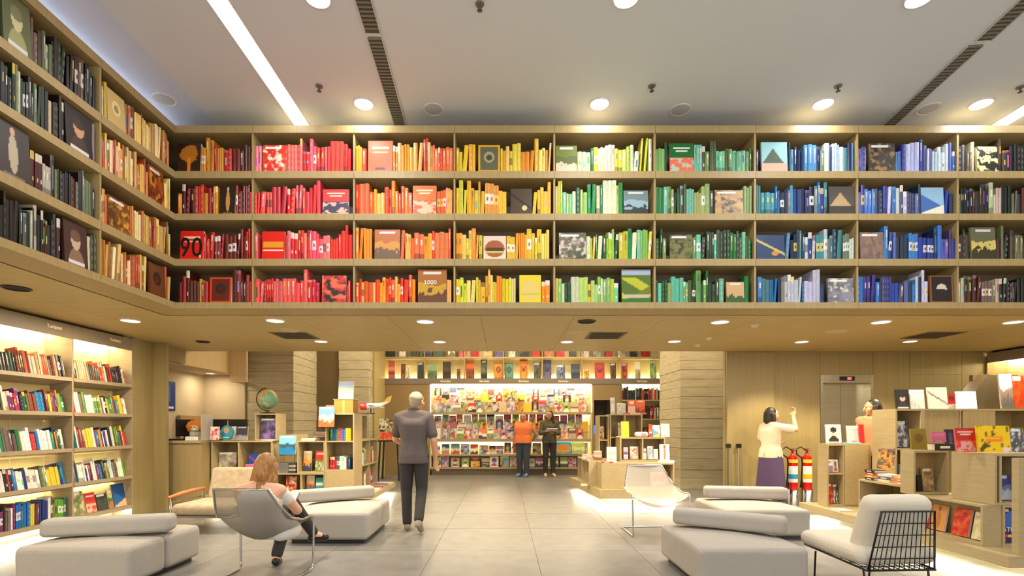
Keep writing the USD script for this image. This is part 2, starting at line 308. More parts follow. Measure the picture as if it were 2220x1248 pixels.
for px, py, w in ((1040, 12, 'at the top edge of the ceiling'), (692, 190, 'between strip light and slot vent'), (1413, 190, 'over the dark-green shelves'), (1817, 190, 'over the blue shelves'), (2212, 192, 'beside the far strip light')):
    x, y = cp(px, py-4)
    t = thing('sprinkler', 'small dark sprinkler head hanging from the white ceiling '+w, 'sprinkler', tr(x, y, ZC), 'ceiling sprinklers')
    MB().lathe([(0, -.012), (.035, -.01), (.038, 0)], 16).build('escutcheon', M_((120, 118, 112), .4), t)
    MB().tube([(0, 0, -.01), (0, 0, -.05)], .009, 8).build('stem', M_((90, 88, 84), .4), t); MB().lathe([(0, -.05), (.022, -.052), (.022, -.056), (0, -.058)], 12).build('deflector', M_((90, 88, 84), .4), t)
# fittings in the soffit
def sp(px, py): s = (CY-py)/hs; return (px-CX)/s, F/s
for px, py, w in ((640, 727, 'below the coral-red shelves'), (1312, 727, 'below the lime-green shelves'), (2022, 726, 'near the far bookcase')):
    x, y = sp(px, py)
    t = thing('air_grille', 'square dark air grille recessed in the wooden soffit '+w, 'air vent', tr(x, y, ZS), 'soffit air grilles')
    MB().box(-.26, .26, -.26, .26, -.006, 0).build('plate', M_((120, 104, 76)), t)
    MB().box(-.22, .22, -.22, .22, -.012, -.006).build('core', M_((56, 48, 34)), t)
    for k in range(5): MB().box(-.2, .2, -.17+.08*k, -.155+.08*k, -.02, -.012).build('louvre', M_((92, 80, 58)), t)
for px, py, w in ((1247, 720, 'beside the middle air grille'), (1814, 718, 'below the violet-blue shelves'), (628, 715, 'beside the air grille below the red shelves')):
    x, y = sp(px, py)
    t = thing('soffit_speaker', 'round beige flush speaker in the wooden soffit '+w, 'speaker', tr(x, y, ZS), 'soffit speakers')
    MB().lathe([(0, -.008), (.11, -.008), (.115, 0)], 28).build('grille', M_((196, 176, 138)), t); MB().lathe([(.115, 0), (.118, -.01), (.126, -.01), (.13, 0)], 28).build('trim_ring', M_((206, 186, 148)), t)
for px, py, w in ((1536, 732, 'above the concrete column'), (1637, 704, 'between two lit downlights'), (1512, 747, 'close to the far edge')):
    x, y = sp(px, py)
    t = thing('smoke_detector', 'small white smoke detector on the wooden soffit '+w, 'smoke detector', tr(x, y, ZS), 'soffit detectors')
    MB().lathe([(0, -.03), (.03, -.03), (.045, -.012), (.05, 0)], 20).build('housing', M_((210, 196, 164)), t); MB().lathe([(0, -.036), (.012, -.034), (.012, -.03)], 10).build('sensor', M_((240, 232, 214)), t)
# unseen lamps placed to light the rear hall and columns; counter nook downlights
for k, (x, y, r) in enumerate([(-6.8, 11.6, .2), (-2.2, 10.9, .22), (.3, 11.2, .22), (2.6, 10.9, .22), (5.9, 11.5, .2), (-.6, 12.6, .2), (1.6, 12.6, .2), (3.9, 9.05, .26), (-3.5, 11.0, .17)]):
    lamp_disk(f'/World/unseen_rear_hall_lamp_{k}', x, y, 4.3, r, E_REAR*3.0, WARM)
for k, (px, py) in enumerate([(372, 806), (427, 815), (476, 822)]):
    s = (CY-py)/(2.34-H); x, y = (px-CX)/s, F/s
    if k == 2: y = 9.95; x = -5.75
    downlight(x, y, 2.34, .07, low_e, 250, WARM, f'round downlight over the service counter, {ORD[k]} from the jamb', 'counter downlights')
# ================================================================== PRINTED MATTER
def quads(nx, ny, w, h, cols, y, jit=None):
    """nx x ny coloured cells on the plane y facing -y; cols[ny][nx] from the bottom row up"""
    xs = np.linspace(-w/2, w/2, nx+1); zs = np.linspace(0, h, ny+1)
    i, j = np.meshgrid(np.arange(nx), np.arange(ny)); i, j = i.ravel(), j.ravel()
    v = np.stack([np.stack([xs[i+a], np.full(len(i), y), zs[j+b]], 1) for a, b in ((0, 0), (1, 0), (1, 1), (0, 1))], 1).reshape(-1, 3)
    k = np.arange(len(i))*4
    return v, np.stack([k, k+1, k+2, k+3], 1), np.repeat(np.asarray(cols).reshape(-1, 3), 4, 0)
PAGE = L((226, 216, 194))
def spine_mesh(w, d, h, base, r, style=None):
    """a closed book, spine towards -y, rounded; bands and title printed on the spine"""
    m = MB(); base = np.array(base)**1.22; ny = 9
    dark_b = base*.45; light = base*.35+np.array(L(r.choice([(245, 235, 210), (250, 245, 235), (235, 200, 90), (240, 240, 240), (30, 28, 26)])))*.65
    c = np.tile(base, (ny, 3, 1)); st = style if style is not None else r.randrange(8)
    if st in (1, 2): c[6:8, 1] = light; c[3:6, 1] = base*.6+light*.4
    elif st == 3: c[7:] = light; c[2, 1] = light
    elif st == 4: c[1] = light; c[4:8, 1] = light
    elif st == 5: c[:2] = dark_b; c[5:7, 1] = light
    elif st == 6: c[3:6] = light; c[4, 1] = dark_b
    elif st == 8: c[1:8:2, 1] = base*.75+light*.25
    elif st == 7:
        c2 = np.array(L([r.randrange(40, 240) for _ in range(3)]))
        c[r.randrange(2, 5):r.randrange(5, 8), 1] = c2; c[8] = base*.7+c2*.3
    c = c*(.92+.16*np.array([[[r.random()] for _ in range(3)] for _ in range(ny)]))
    v, f, cc = quads(3, ny, w, h, np.clip(c, 0, 1), 0)
    v = np.array(v); v[:, 1] = (np.abs(v[:, 0])/(w/2))**2*min(.008, w*.25)
    m.add(v, f, cc); e = min(.008, w*.25); x = w/2
    for sx in (-1, 1):
        q = [(sx*x, e, 0), (sx*x, d, 0), (sx*x, d, h), (sx*x, e, h)]
        m.add(q, [(0, 1, 2, 3)] if sx > 0 else [(3, 2, 1, 0)], np.clip(base*.95, 0, 1))
    for z, fl_ in ((h-.004, 0), (.002, 1)): m.add([(-x, e, z), (x, e, z), (x, d-.004, z), (-x, d-.004, z)], [(0, 1, 2, 3)] if not fl_ else [(3, 2, 1, 0)], PAGE)
    m.add([(-x, d-.004, 0), (x, d-.004, 0), (x, d-.004, h), (-x, d-.004, h)], [(3, 2, 1, 0)], PAGE)
    return m
def paint_cover(kind, cols, r, nx=14, ny=18):
    a, b, c = [np.array(L(x))**1.12 for x in cols]
    u, v = np.meshgrid((np.arange(nx)+.5)/nx, (np.arange(ny)+.5)/ny)
    seed = r.randrange(10000)
    n = meshkit.fbm(np.stack([u*4, v*5, np.full_like(u, seed)], -1), 3, seed % 97)[..., None]
    n2 = meshkit.fbm(np.stack([u*7, v*8, np.full_like(u, seed+9)], -1), 3, seed % 89)[..., None]
    U, V = u[..., None], v[..., None]
    img = np.broadcast_to(a, u.shape+(3,)).copy()
    W = lambda cond, col: np.where(cond, col, img)
    bar = lambda v0, v1, u0=.15, u1=.85: (V > v0) & (V < v1) & (U > u0) & (U < u1)
    if kind == 'plain': img = W(bar(.72, .80), b); img = W(bar(.60, .66, .2, .8), b*.7+a*.3); img = W(bar(.08, .14, .3, .7), c)
    elif kind == 'land': img = W(V < .55+.25*(n-.5), b); img = W(V < .33+.5*(n2-.5), c); img = W(bar(.84, .92, .2, .8), a*.3+.6)
    elif kind == 'port': img = W(((U-.5)/.34)**2+(V/.42)**2 < 1, b); img = W(((U-.5)/.19)**2+((V-.58)/.2)**2 < 1, c); img = W(bar(.05, .12), a*.2+.7); img = W(((U-.5)/.24)**2+((V-.70)/.16)**2 < .7, b*.6)
    elif kind == 'photo': n = np.clip((n-.5)*2.2+.5, 0, 1); img = a*(1-n)+b*n; k_ = np.clip((n2-.52)*6, 0, 1); img = img*(1-k_)+c*k_; img = W(bar(.86, .93, .1, .75), a*.15+.75)
    elif kind == 'frame': img = W(bar(.08, .93, .1, .9), b); img = W(((U-.5)/.24)**2+((V-.55)/.2)**2 < 1, c); img = W(((U-.5)/.13)**2+((V-.53)/.11)**2 < 1, b*.6)
    elif kind == 'top': img = W(V > .5, b); img = W(bar(.80, .86) | bar(.70, .75, .25, .75), c); img = np.where((V < .47) & (n2 > .5), c*.6+b*.2, img)
    elif kind == 'band': img = W(bar(.42, .62, .05, .95), b); img = W(bar(.30, .36, .05, .95), c)
    elif kind == 'stripe': img = np.where(np.sin(V*16+3*n*3+U*3) > .1, a, b); img = W(bar(.05, .1, .3, .7), c)
    elif kind == 'tree': img = W((((U-.5)/.4)**2+((V-.62)/.28)**2 < 1.2*n2+.45), b); img = W((abs(U-.5) < .06) & (V < .5), c)
    elif kind == 'bun': img = W(((U-.5)/.42)**2+((V-.45)/.36)**2 < 1, b); img = W(bar(.34, .5, .12, .88) & (((U-.5)/.42)**2+((V-.45)/.36)**2 < 1), c); img = W(bar(.28, .34, .1, .9), np.array(L((200, 190, 70))))
    elif kind == 'pyr': img = W(V < .78-1.2*abs(U-.45), b); img = W(V < .3, c)
    elif kind == 'moon': img = W(bar(.05, .95, .08, .92), b); img = W(((U-.5)/.22)**2+((V-.5)/.19)**2 < 1, c); img = np.where((((U-.5)/.22)**2+((V-.5)/.19)**2 < 1) & (V < .45+.1*n), b*1.5, img)
    elif kind == 'figure': img = W(((U-.5)/.13)**2+((V-.45)/.36)**2 < 1, b); img = W(((U-.5)/.07)**2+((V-.85)/.08)**2 < 1, c); img = W(bar(.03, .07, .2, .8), b*.4)
    elif kind == 'diag': img = W(abs(V-(.2+.6*(1-U))) < .05, b); img = W(((U-.65)/.12)**2+((V-.25)/.1)**2 < 1, c)
    elif kind == 'hills': img = W(V < .82, b); img = W((V < .75) & (np.sin(U*5+V*9) > .25), c); img = W((V < .75) & (np.sin(U*3-V*6+1) > .75), c*.35); img = W(bar(.14, .24, .05, .95), np.array(L((190, 180, 150)))); img = W(V < .12, np.array(L((40, 110, 30))))
    elif kind == 'corner': img = W(V < .75-.5*U, b); img = W(V < .15+.3*(U-.3), c)
    elif kind == 'flower': k_ = np.clip((n2-.44)*7, 0, 1); img = img*(1-k_)+b*k_; k_ = np.clip((n-.52)*7, 0, 1)*(V > .15); img = img*(1-k_)+c*k_
    elif kind == 'game': q = meshkit.noise(np.stack([u*11, v*9, np.full_like(u, 3.)], -1), 5)[..., None]; img = np.where(q > .80, c, img); img = W(bar(.42, .62, .22, .75), np.array(L((240, 130, 20)))); img = W(bar(.48, .56, .27, .70), np.array(L((250, 190, 20)))); img = W(((U-.85)/.1)**2+((V-.13)/.09)**2 < 1, np.array(L((226, 206, 226))))
    elif kind == 'patch':
        q = np.random.RandomState(seed).rand(5, 4, 3); img = np.array([[q[int(vv*5), int(uu*4)] for uu in u[0]] for vv in v[:, 0]])*.7; img = W(V > .78, a); img = W(bar(.82, .92), b)
    return np.clip(img, 0, 1)
def cover_mesh(w, h, t, kind, cols, r, nx=14, ny=18):
    m = MB(); img = paint_cover(kind, cols, r, nx, ny); xs, zs = np.meshgrid(np.linspace(-w/2, w/2, nx), np.linspace(0, h, ny))
    i, j = [q.ravel() for q in np.meshgrid(np.arange(nx-1), np.arange(ny-1))]; k = j*nx+i
    m.add(np.stack([xs.ravel(), np.zeros(nx*ny), zs.ravel()], 1), np.stack([k, k+1, k+nx+1, k+nx], 1), img.reshape(-1, 3))
    e = np.array(img[:, 0].mean(0)); x = w/2
    m.add([(-x, 0, 0), (-x, t, 0), (-x, t, h), (-x, 0, h)], [(3, 2, 1, 0)], e)                      # spine side
    for q, ff in (([(x, 0, 0), (x, t, 0), (x, t, h), (x, 0, h)], (0, 1, 2, 3)), ([(-x, 0, h), (x, 0, h), (x, t, h), (-x, t, h)], (0, 1, 2, 3)), ([(-x, 0, 0), (x, 0, 0), (x, t, 0), (-x, t, 0)], (3, 2, 1, 0))):
        m.add(q, [ff], PAGE)
    m.add([(-x, t, 0), (x, t, 0), (x, t, h), (-x, t, h)], [(3, 2, 1, 0)], e*.9)
    return m
def put_cover(name, label, M, w, h, t, kind, cols, r, group=None, cat='book', nx=14, ny=18, tilt=7, parts=None):
    Mx = np.asarray(M)@tr(0, 0, t*math.sin(math.radians(tilt))+.0004)@rotx(-math.radians(tilt))
    if parts:
        g = thing(name, label, cat, Mx, group); cover_mesh(w, h, t, kind, cols, r, nx, ny).build('cover', printm, g, col=True)
        for nm, mb, mt in parts: mb.build(nm, mt, g)
        return g
    p = cover_mesh(w, h, t, kind, cols, r, nx, ny).build(name, printm, None, col=True); xform(p, Mx); return tag(p, label, cat, group)
def lettering(text, height, x, z, bold=True):
    t = meshkit.text_mesh(text, height, .0015, bold); t.apply_translation((-t.bounds[:, 0].mean(), 0, 0))
    return MB().tm(t, tr(x, 0, z)@rotx(PI/2))      # stands in the plane y = 0, reading along +x, facing -y
def fit90(h):
    m = lettering('90', h*.62, 0, h*.12); m.v = [v*np.array((.235/np.ptp(v[:, 0]), 1, 1)) for v in m.v]; return m.xf(tr(-.005, -.002, 0))
TONES = {'maroon_book': [((120, 30, 20), 'maroon'), ((160, 40, 24), 'brick-red'), ((196, 44, 26), 'scarlet'), ((96, 40, 24), 'dark brown'), ((214, 150, 40), 'ochre'), ((150, 70, 50), 'russet')],
 'red_book': [((226, 62, 52), 'coral-red'), ((236, 92, 92), 'salmon-red'), ((214, 40, 34), 'bright red'), ((232, 110, 116), 'pink-red'), ((206, 50, 64), 'crimson'), ((240, 140, 130), 'pale salmon')],
 'orange_book': [((236, 140, 30), 'orange'), ((226, 100, 24), 'deep orange'), ((240, 170, 50), 'amber'), ((234, 120, 70), 'apricot'), ((228, 80, 30), 'vermilion'), ((240, 190, 110), 'peach')],
 'yellow_book': [((236, 200, 30), 'bright yellow'), ((226, 184, 40), 'golden-yellow'), ((214, 200, 50), 'lemon-green'), ((236, 210, 120), 'straw-yellow'), ((230, 160, 20), 'mustard'), ((220, 214, 60), 'acid-yellow')],
 'green_book': [((30, 140, 80), 'emerald'), ((150, 190, 110), 'sage-green'), ((190, 206, 130), 'pale green'), ((20, 110, 60), 'bottle-green'), ((190, 200, 30), 'lime'), ((130, 200, 170), 'mint'), ((216, 222, 190), 'cream-green'), ((226, 206, 80), 'yellow-green')],
 'forest_book': [((40, 84, 44), 'forest-green'), ((20, 120, 60), 'emerald'), ((120, 150, 80), 'moss-green'), ((60, 70, 46), 'olive-black'), ((150, 176, 110), 'sage'), ((84, 96, 60), 'army-green'), ((120, 190, 160), 'mint')],
 'blue_book': [((36, 66, 130), 'royal-blue'), ((30, 110, 170), 'sky-blue'), ((60, 80, 110), 'slate-blue'), ((20, 40, 84), 'navy'), ((90, 150, 180), 'powder-blue'), ((70, 140, 140), 'teal'), ((190, 200, 206), 'grey-white'), ((130, 130, 120), 'stone-grey')],
 'violet_book': [((74, 70, 150), 'violet-blue'), ((110, 110, 180), 'lavender'), ((50, 80, 160), 'cobalt'), ((200, 204, 220), 'pale blue-grey'), ((70, 130, 190), 'azure'), ((90, 80, 110), 'plum-grey'), ((40, 60, 100), 'navy')],
 'black_book': [((34, 33, 28), 'black'), ((58, 56, 46), 'charcoal'), ((84, 80, 64), 'grey-olive'), ((44, 52, 42), 'dark green-black'), ((120, 116, 96), 'grey'), ((196, 190, 160), 'bone-white'), ((96, 40, 34), 'dark red'), ((30, 28, 26), 'jet-black')],
 'tan_book': [((206, 168, 84), 'tan'), ((226, 196, 120), 'cream-yellow'), ((190, 130, 50), 'caramel'), ((150, 90, 40), 'brown'), ((214, 180, 60), 'mustard-tan'), ((236, 216, 160), 'ivory'), ((190, 90, 50), 'rust')]}
ROWN = ['top', 'second', 'third', 'bottom']
ROWZ = [4.072, 3.611, 3.120, 2.648]
SH = {'maroon_book': 'corner bay', 'red_book': 'coral-red bay', 'orange_book': 'orange bay', 'yellow_book': 'golden-yellow bay', 'green_book': 'lime-green bay', 'forest_book': 'dark-green bay', 'blue_book': 'sky-blue bay', 'violet_book': 'violet-blue bay'}
def fill(name, x0, x1, z, place, r, hmax, where, gaps=(), wr=(.020, .050), group=None, hr=(.225, .345), lean=.12, depth=(.17, .23)):
    """stand books side by side from x0 to x1 on the shelf z; place(x, y, z, rot) gives the matrix"""
    x, k = x0, 0; hh = r.uniform(*hr); run = 0; tone = None
    while x < x1-.015:
        if run <= 0:
            run = r.choice([1, 1, 1, 1, 1, 1, 2, 3]); hh = r.uniform(*hr); hh = hh if r.random() > .06 else hmax*.96; ww = r.uniform(*wr); tone = r.choice(TONES[name]) if isinstance(name, str) else r.choice(name[1]); st = r.choice((0, 0, 0, 1, 2, 3, 5, 6, 7, 8, 8))
            rgb = [min(255, max(5, c+r.randint(-12, 12))) for c in tone[0]]
        run -= 1
        w = ww*r.uniform(.9, 1.1); h = min(hh*r.uniform(.95, 1.03), hmax)
        g = next((g for g in gaps if x+w > g[0] and x < g[1]), None)
        if g: x = g[1]+.002; continue
        if x+w > x1: break
        nm = name if isinstance(name, str) else name[0]
        d = r.uniform(*depth)
        p = spine_mesh(w, d, h, L(rgb), r, st).build(nm, printm, None, col=True)
        a = 0.0
        if r.random() < lean and run == 0 and x+w+h*.07 < x1 and not any(x < q[1] and x+w+h*.1 > q[0] for q in gaps):
            a = -math.radians(r.uniform(2, 5)); dx = h*math.sin(-a)
        else: dx = 0
        xform(p, place(x+w/2+dx*0, r.uniform(0, .012), z)@(tr(w/2, 0, 0)@roty(-a)@tr(-w/2, 0, 0)@tr(0, 0, .0005) if a else np.eye(4)))
        th = 'slim' if w < .029 else 'thick' if w > .041 else 'medium'
        ht = 'tall' if h > .29 else 'short' if h < .24 else 'mid-height'
        tag(p, f'{tone[1]} {th} {ht} book spine, {nth(k)} {where}', 'book', group)
        x += w+.0008+(max(0, dx-.0) if a else 0); k += 1
# ================================================================== UPPER BOOKSHELVES
UPX = [XL]+[(p-CX)/199.5 for p in (547, 767, 985, 1202, 1420, 1638, 1860, 2078, 2296, 2514)]+[XR-.02]
gb = thing('gallery_bookcase', 'long wooden four-row bookcase along the gallery holding books sorted by colour', 'bookcase')
EDGE = [(4.568, 4.488), (4.072, 3.997), (3.611, 3.541), (3.120, 3.044), (2.648, ZS-.001)]
for zt, zb in EDGE:
    for a, b in zip(UPX[:-1], UPX[1:]): MB().box(a+.002, b-.002, YU, YU+.34, zb, zt).build('shelf', wood, gb)
for x in UPX[1:-1]: MB().box(x-.010, x+.010, YU+.012, YU+.34, ZS+.002, 4.487).build('upright', wood, gb)
for a, b in zip(UPX[:-1], UPX[1:]): MB().box(a, b, YU+.34, YU+.36, ZS, 4.568).build('back_panel', wood_d, gb)
YLB = [YU+.002, 4.50, 3.45, 2.40, 1.35, .3]
gl = thing('gallery_bookcase', 'wooden four-row bookcase running along the side gallery with black and tan books', 'bookcase')
for zt, zb in EDGE:
    MB().box(XL-.34, XL, YU, YU+.34, zb, zt).build('corner_shelf', wood, gl)
    for a, b in zip(YLB[1:], YLB[:-1]): MB().box(XL-.34, XL, a+.002, b-.002, zb, zt).build('shelf', wood, gl)
for y in YLB[1:]: MB().box(XL-.34, XL-.006, y-.010, y+.010, ZS+.002, 4.487).build('upright', wood, gl)
for a, b in zip(YLB[1:], YLB[:-1]): MB().box(XL-.36, XL-.34, a, b, ZS, 4.568).build('back_panel', wood_d, gl)
MB().box(XL-.36, XL-.34, YU, YU+.36, ZS, 4.568).box(XL-.34, XL, YU+.34, YU+.36, ZS, 4.568).build('back_panel', wood_d, gl)
BAYS = ['maroon_book', 'red_book', 'orange_book', 'yellow_book', 'green_book', 'forest_book', 'blue_book', 'violet_book', 'black_book']
BOT = [371, 463, 561, 655]
# face-out books: row, x0, x1, y-top, cover kind, colours, words
FACE = [(0, 385, 435, 308, 'tree', ((58, 28, 12), (186, 122, 30), (226, 140, 40)), 'dark brown book with a golden tree on the cover'),
 (0, 570, 622, 312, 'photo', ((214, 50, 30), (226, 70, 50), (236, 226, 200)), 'red picture book with white patches on the cover'),
 (0, 798, 851, 302, 'plain', ((206, 112, 76), (240, 190, 150), (120, 70, 60)), 'large terracotta book with pale title lines'),
 (0, 1037, 1084, 312, 'frame', ((230, 176, 30), (104, 104, 84), (170, 160, 120)), 'yellow book with a grey stone rosette on the cover'),
 (0, 1205, 1251, 313, 'land', ((110, 120, 40), (90, 100, 30), (220, 190, 160)), 'garden photo book in olive and pink'),
 (0, 1452, 1504, 308, 'top', ((226, 120, 90), (30, 110, 50), (226, 236, 220)), 'green cookbook with colourful squares below the title'),
 (0, 1651, 1707, 305, 'pyr', ((150, 200, 206), (70, 84, 60), (216, 170, 150)), 'pale teal travel book with a dark pagoda on it'),
 (0, 1885, 1941, 308, 'photo', ((50, 48, 46), (80, 76, 70), (160, 130, 90)), 'dark grey photo book with a brown patch'),
 (0, 2118, 2163, 315, 'stripe', ((226, 216, 160), (40, 38, 30), (40, 38, 30)), 'cream book with black zebra stripes'),
 (1, 478, 510, 399, 'figure', ((44, 30, 18), (200, 150, 80), (214, 180, 120)), 'dark book with a golden standing figure'),
 (1, 700, 756, 408, 'top', ((70, 60, 90), (220, 60, 60), (240, 220, 190)), 'red book with a crowd photograph on the lower half'),
 (1, 895, 946, 400, 'top', ((226, 96, 24), (232, 120, 24), (240, 226, 190)), 'orange and red book with a white box at its foot'),
 (1, 1107, 1153, 407, 'diag', ((84, 66, 44), (46, 34, 26), (226, 200, 150)), 'brown book with a dark diagonal brush on the cover'),
 (1, 1352, 1405, 411, 'land', ((120, 140, 140), (150, 176, 186), (60, 66, 60)), 'grey-blue photo book of a glass dome'),
 (1, 1550, 1611, 410, 'photo', ((196, 160, 90), (170, 130, 70), (60, 46, 30)), 'sepia photo book with a dark profile'),
 (1, 1797, 1853, 402, 'pyr', ((90, 84, 80), (186, 160, 120), (70, 66, 60)), 'grey book with a sand-coloured pyramid'),
 (1, 1997, 2046, 404, 'corner', ((150, 190, 220), (60, 110, 180), (230, 226, 206)), 'sky-blue book with a white wing in the corner'),
 (2, 391, 441, 499, 'plain', ((226, 30, 20), (236, 220, 190), (226, 30, 20)), 'red book with big black numerals 90 on the cover'),
 (2, 568, 617, 500, 'band', ((226, 36, 16), (226, 160, 40), (250, 220, 190)), 'plain bright red book with a golden band'),
 (2, 812, 867, 496, 'land', ((190, 110, 50), (210, 150, 60), (120, 90, 70)), 'orange landscape book with small pictures at its foot'),
 (2, 1048, 1097, 510, 'bun', ((226, 206, 190), (170, 100, 60), (90, 60, 40)), 'white book with a burger on the cover'),
 (2, 1212, 1270, 503, 'photo', ((60, 80, 50), (110, 100, 80), (206, 190, 170)), 'green garden photo book with pale stones'),
 (2, 1452, 1501, 507, 'photo', ((90, 96, 50), (130, 124, 70), (60, 66, 30)), 'olive forest photo book with white lines'),
 (2, 1640, 1701, 508, 'diag', ((40, 70, 110), (200, 180, 110), (200, 140, 40)), 'blue book with a tan long-necked animal'),
 (2, 1865, 1916, 502, 'photo', ((110, 94, 90), (140, 120, 116), (160, 120, 90)), 'mauve-grey book with streaks of light'),
 (2, 2106, 2159, 491, 'land', ((112, 110, 86), (212, 196, 110), (70, 66, 46)), 'grey book with a yellow dune landscape'),
 (3, 455, 502, 600, 'frame', ((214, 84, 40), (110, 40, 26), (60, 40, 20)), 'rust-red framed book with a black oval emblem'),
 (3, 698, 750, 596, 'flower', ((60, 50, 46), (214, 70, 60), (236, 120, 90)), 'black book covered with red flowers'),
 (3, 906, 968, 583, 'land', ((170, 110, 20), (200, 160, 30), (110, 66, 36)), 'large autumn-coloured book with the number 1000'),
 (3, 1126, 1173, 595, 'bun', ((226, 206, 40), (226, 200, 110), (226, 200, 110)), 'yellow book with a cream mug on the cover'),
 (3, 1348, 1411, 583, 'hills', ((170, 180, 200), (90, 120, 40), (190, 190, 50)), 'large book with rolling green hills on the cover'),
 (3, 1575, 1613, 610, 'land', ((206, 170, 126), (206, 170, 126), (60, 100, 40)), 'small tan book with a green hill at its foot'),
 (3, 1795, 1851, 602, 'photo', ((110, 114, 126), (150, 150, 160), (226, 216, 190)), 'grey and white photo book of a crowd'),
 (3, 2017, 2066, 596, 'moon', ((150, 100, 60), (44, 30, 34), (214, 206, 186)), 'brown framed book with a pale full moon')]
r = random.Random(11)
for b, name in enumerate(BAYS):
    for row in range(4):
        z = ROWZ[row]; a0, a1 = UPX[b]+.014, UPX[b+1]-.014
        gaps = []
        for f_ in FACE:
            if f_[0] == row and (f_[1]+f_[2])/2 > CX+a0*199.5 and (f_[1]+f_[2])/2 < CX+a1*199.5:
                _, p0, p1, pt, kind, cols, words = f_
                s = F/(YU+.03); x0, x1 = (p0-CX)/s, (p1-CX)/s; h = (BOT[row]-pt)/199.5*1.01
                gaps.append((x0-.004, x1+.004)); parts = None
                if '90' in words:
                    parts = [('numerals', fit90(h), black), ('letter', lettering('s', h*.12, .095, h*.05).xf(tr(0, -.004, 0)), M_((240, 232, 214)))]
                if '1000' in words:
                    parts = [('numerals', lettering('1000', h*.11, -.02, h*.56).xf(tr(0, -.002, 0)), M_((246, 240, 226)))]
                put_cover('display_book', f'{words}, {ROWN[row]} shelf, {SH.get(name, "black bay")}', tr((x0+x1)/2, YU+.022, z+.001), x1-x0, min(h, .40), .025, kind, cols, r, 'books facing out on the gallery shelves', nx=30, ny=40, tilt=3, parts=parts)
        fill(name, a0, a1, z+.0005, lambda x, y, zz: tr(x, YU+.02+y, zz), r, .385, f'on the {ROWN[row]} shelf, {SH.get(name, "black bay")}', gaps, hr=(.20, .30) if row == 3 else (.225, .34))
for row in range(4):
    fill('black_book', UPX[9]+.014, UPX[10]-.014, ROWZ[row]+.0005, lambda x, y, zz: tr(x, YU+.02+y, zz), r, .385, f'on the {ROWN[row]} shelf, bay beyond the black bay', wr=(.03, .06)) if False else None
LF = [(0, 15, 76, 118, 'port', ((110, 116, 80), (170, 170, 120), (214, 206, 160)), 'grey-green book with a pale woman on the cover', .40),
      (0, 240, 278, 0, 'frame', ((206, 190, 130), (214, 186, 120), (236, 220, 170)), 'cream book with an oval yellow emblem', .32),
      (1, 150, 207, 0, 'port', ((40, 32, 28), (80, 60, 44), (206, 160, 120)), 'dark book with a long-haired face on the cover', .36),
      (1, 330, 362, 0, 'photo', ((180, 90, 30), (70, 40, 20), (226, 140, 50)), 'orange and black framed picture book', .36),
      (2, 0, 74, 0, 'figure', ((66, 60, 56), (186, 176, 150), (210, 170, 140)), 'large dark book with a pale blurred figure', .40),
      (2, 242, 288, 0, 'photo', ((150, 100, 40), (90, 60, 24), (214, 160, 70)), 'brown and gold picture book', .30),
      (3, 147, 197, 0, 'port', ((80, 60, 52), (150, 120, 100), (206, 180, 150)), 'brown book with a pale marble bust on the cover', .36),
      (3, 330, 364, 0, 'frame', ((110, 66, 34), (120, 74, 40), (70, 44, 26)), 'brown book with a small dark square emblem', .33)]
Lp = lambda x, y, zz: tr(XL-.02-y, x, zz)@rotz(PI/2)
for bi, (name, y0, y1, where) in enumerate((('tan_book', 4.52, YU-.02, 'tan side bay'), ('black_book', 3.47, 4.485, 'dark side bay'))):
    for row in range(4):
        gaps = []
        for rw, p0, p1, _, kind, cols, words, h in LF:
            ya, yb = F*(-XL)/(CX-p0), F*(-XL)/(CX-p1)
            if rw == row and y0-.03 < (ya+yb)/2 < y1:
                ya = max(ya, y0); gaps.append((ya-.004, yb+.004))
                put_cover('display_book', f'{words}, {ROWN[row]} shelf, {where}', tr(XL-.022, (ya+yb)/2, ROWZ[row]+.001)@rotz(PI/2), yb-ya, h, .025, kind, cols, r, 'books facing out on the side shelves', nx=30, ny=40, tilt=3)
        fill(name, y0, y1, ROWZ[row]+.0005, Lp, r, .385, f'on the {ROWN[row]} shelf, {where}', gaps, wr=(.015, .034), hr=(.24, .36))
# ================================================================== TALL LIT BOOKCASE AT THE SIDE
XB = -5.33
ub = [7.29, 6.28, 5.21, 4.14]
tl = math.radians(11)
tb = thing('lit_bookcase', 'tall side bookcase with glowing cream backs and sloping paperbacks', 'bookcase')
for k, z in enumerate((1.90, 1.475, 1.03, .60, .17)):
    for a, b in zip(ub[1:], ub[:-1]): MB().box(-.285, 0, a+.013, b-.013, -.045, 0).xf(tr(XB, 0, z)@roty(-tl if z > .2 else 0)).build('shelf', wood_t, tb)
for y in ub: MB().box(XB-.34, XB-.004, y-.012, y+.012, 0, 2.5).build('upright', wood_t, tb)
for a, b in zip(ub[1:], ub[:-1]):
    MB().box(XB-.36, XB-.34, a, b, 0, 2.53).build('back_panel', lit_back, tb)
    hd = MB().box(XB-.02, XB, a+.001, b-.001, 2.385, 2.55).build('header', fascia_m, tb)
    MB().box(XB-.30, XB-.26, a+.03, b-.03, 2.40, 2.415).build('led_strip', led_e, tb)
    MB().box(XB-.30, XB-.26, a+.03, b-.03, .535, .55).build('led_strip', led_e, tb)
    MB().box(XB-.10, XB-.06, a+.02, b-.02, .112, .124).build('plinth_strip', led_hot, tb)
    for z in (.985, 1.43): MB().box(XB-.338, XB-.32, a+.6, a+.63, z-.18, z-.048).build('bracket', lit_back, tb)
MB().box(XB-.34, XB-.02, ub[-1], ub[0], 2.535, 2.548).build('top_panel', wood, tb)
MB().box(XB-.36, XB-.30, ub[-1], ub[0], 2.55, ZS-.001).build('shadow_gap', gapm, tb)
MB().box(XB-.34, XB-.3, ub[-1], ub[0], 0, .12).build('plinth', lit_back, tb)
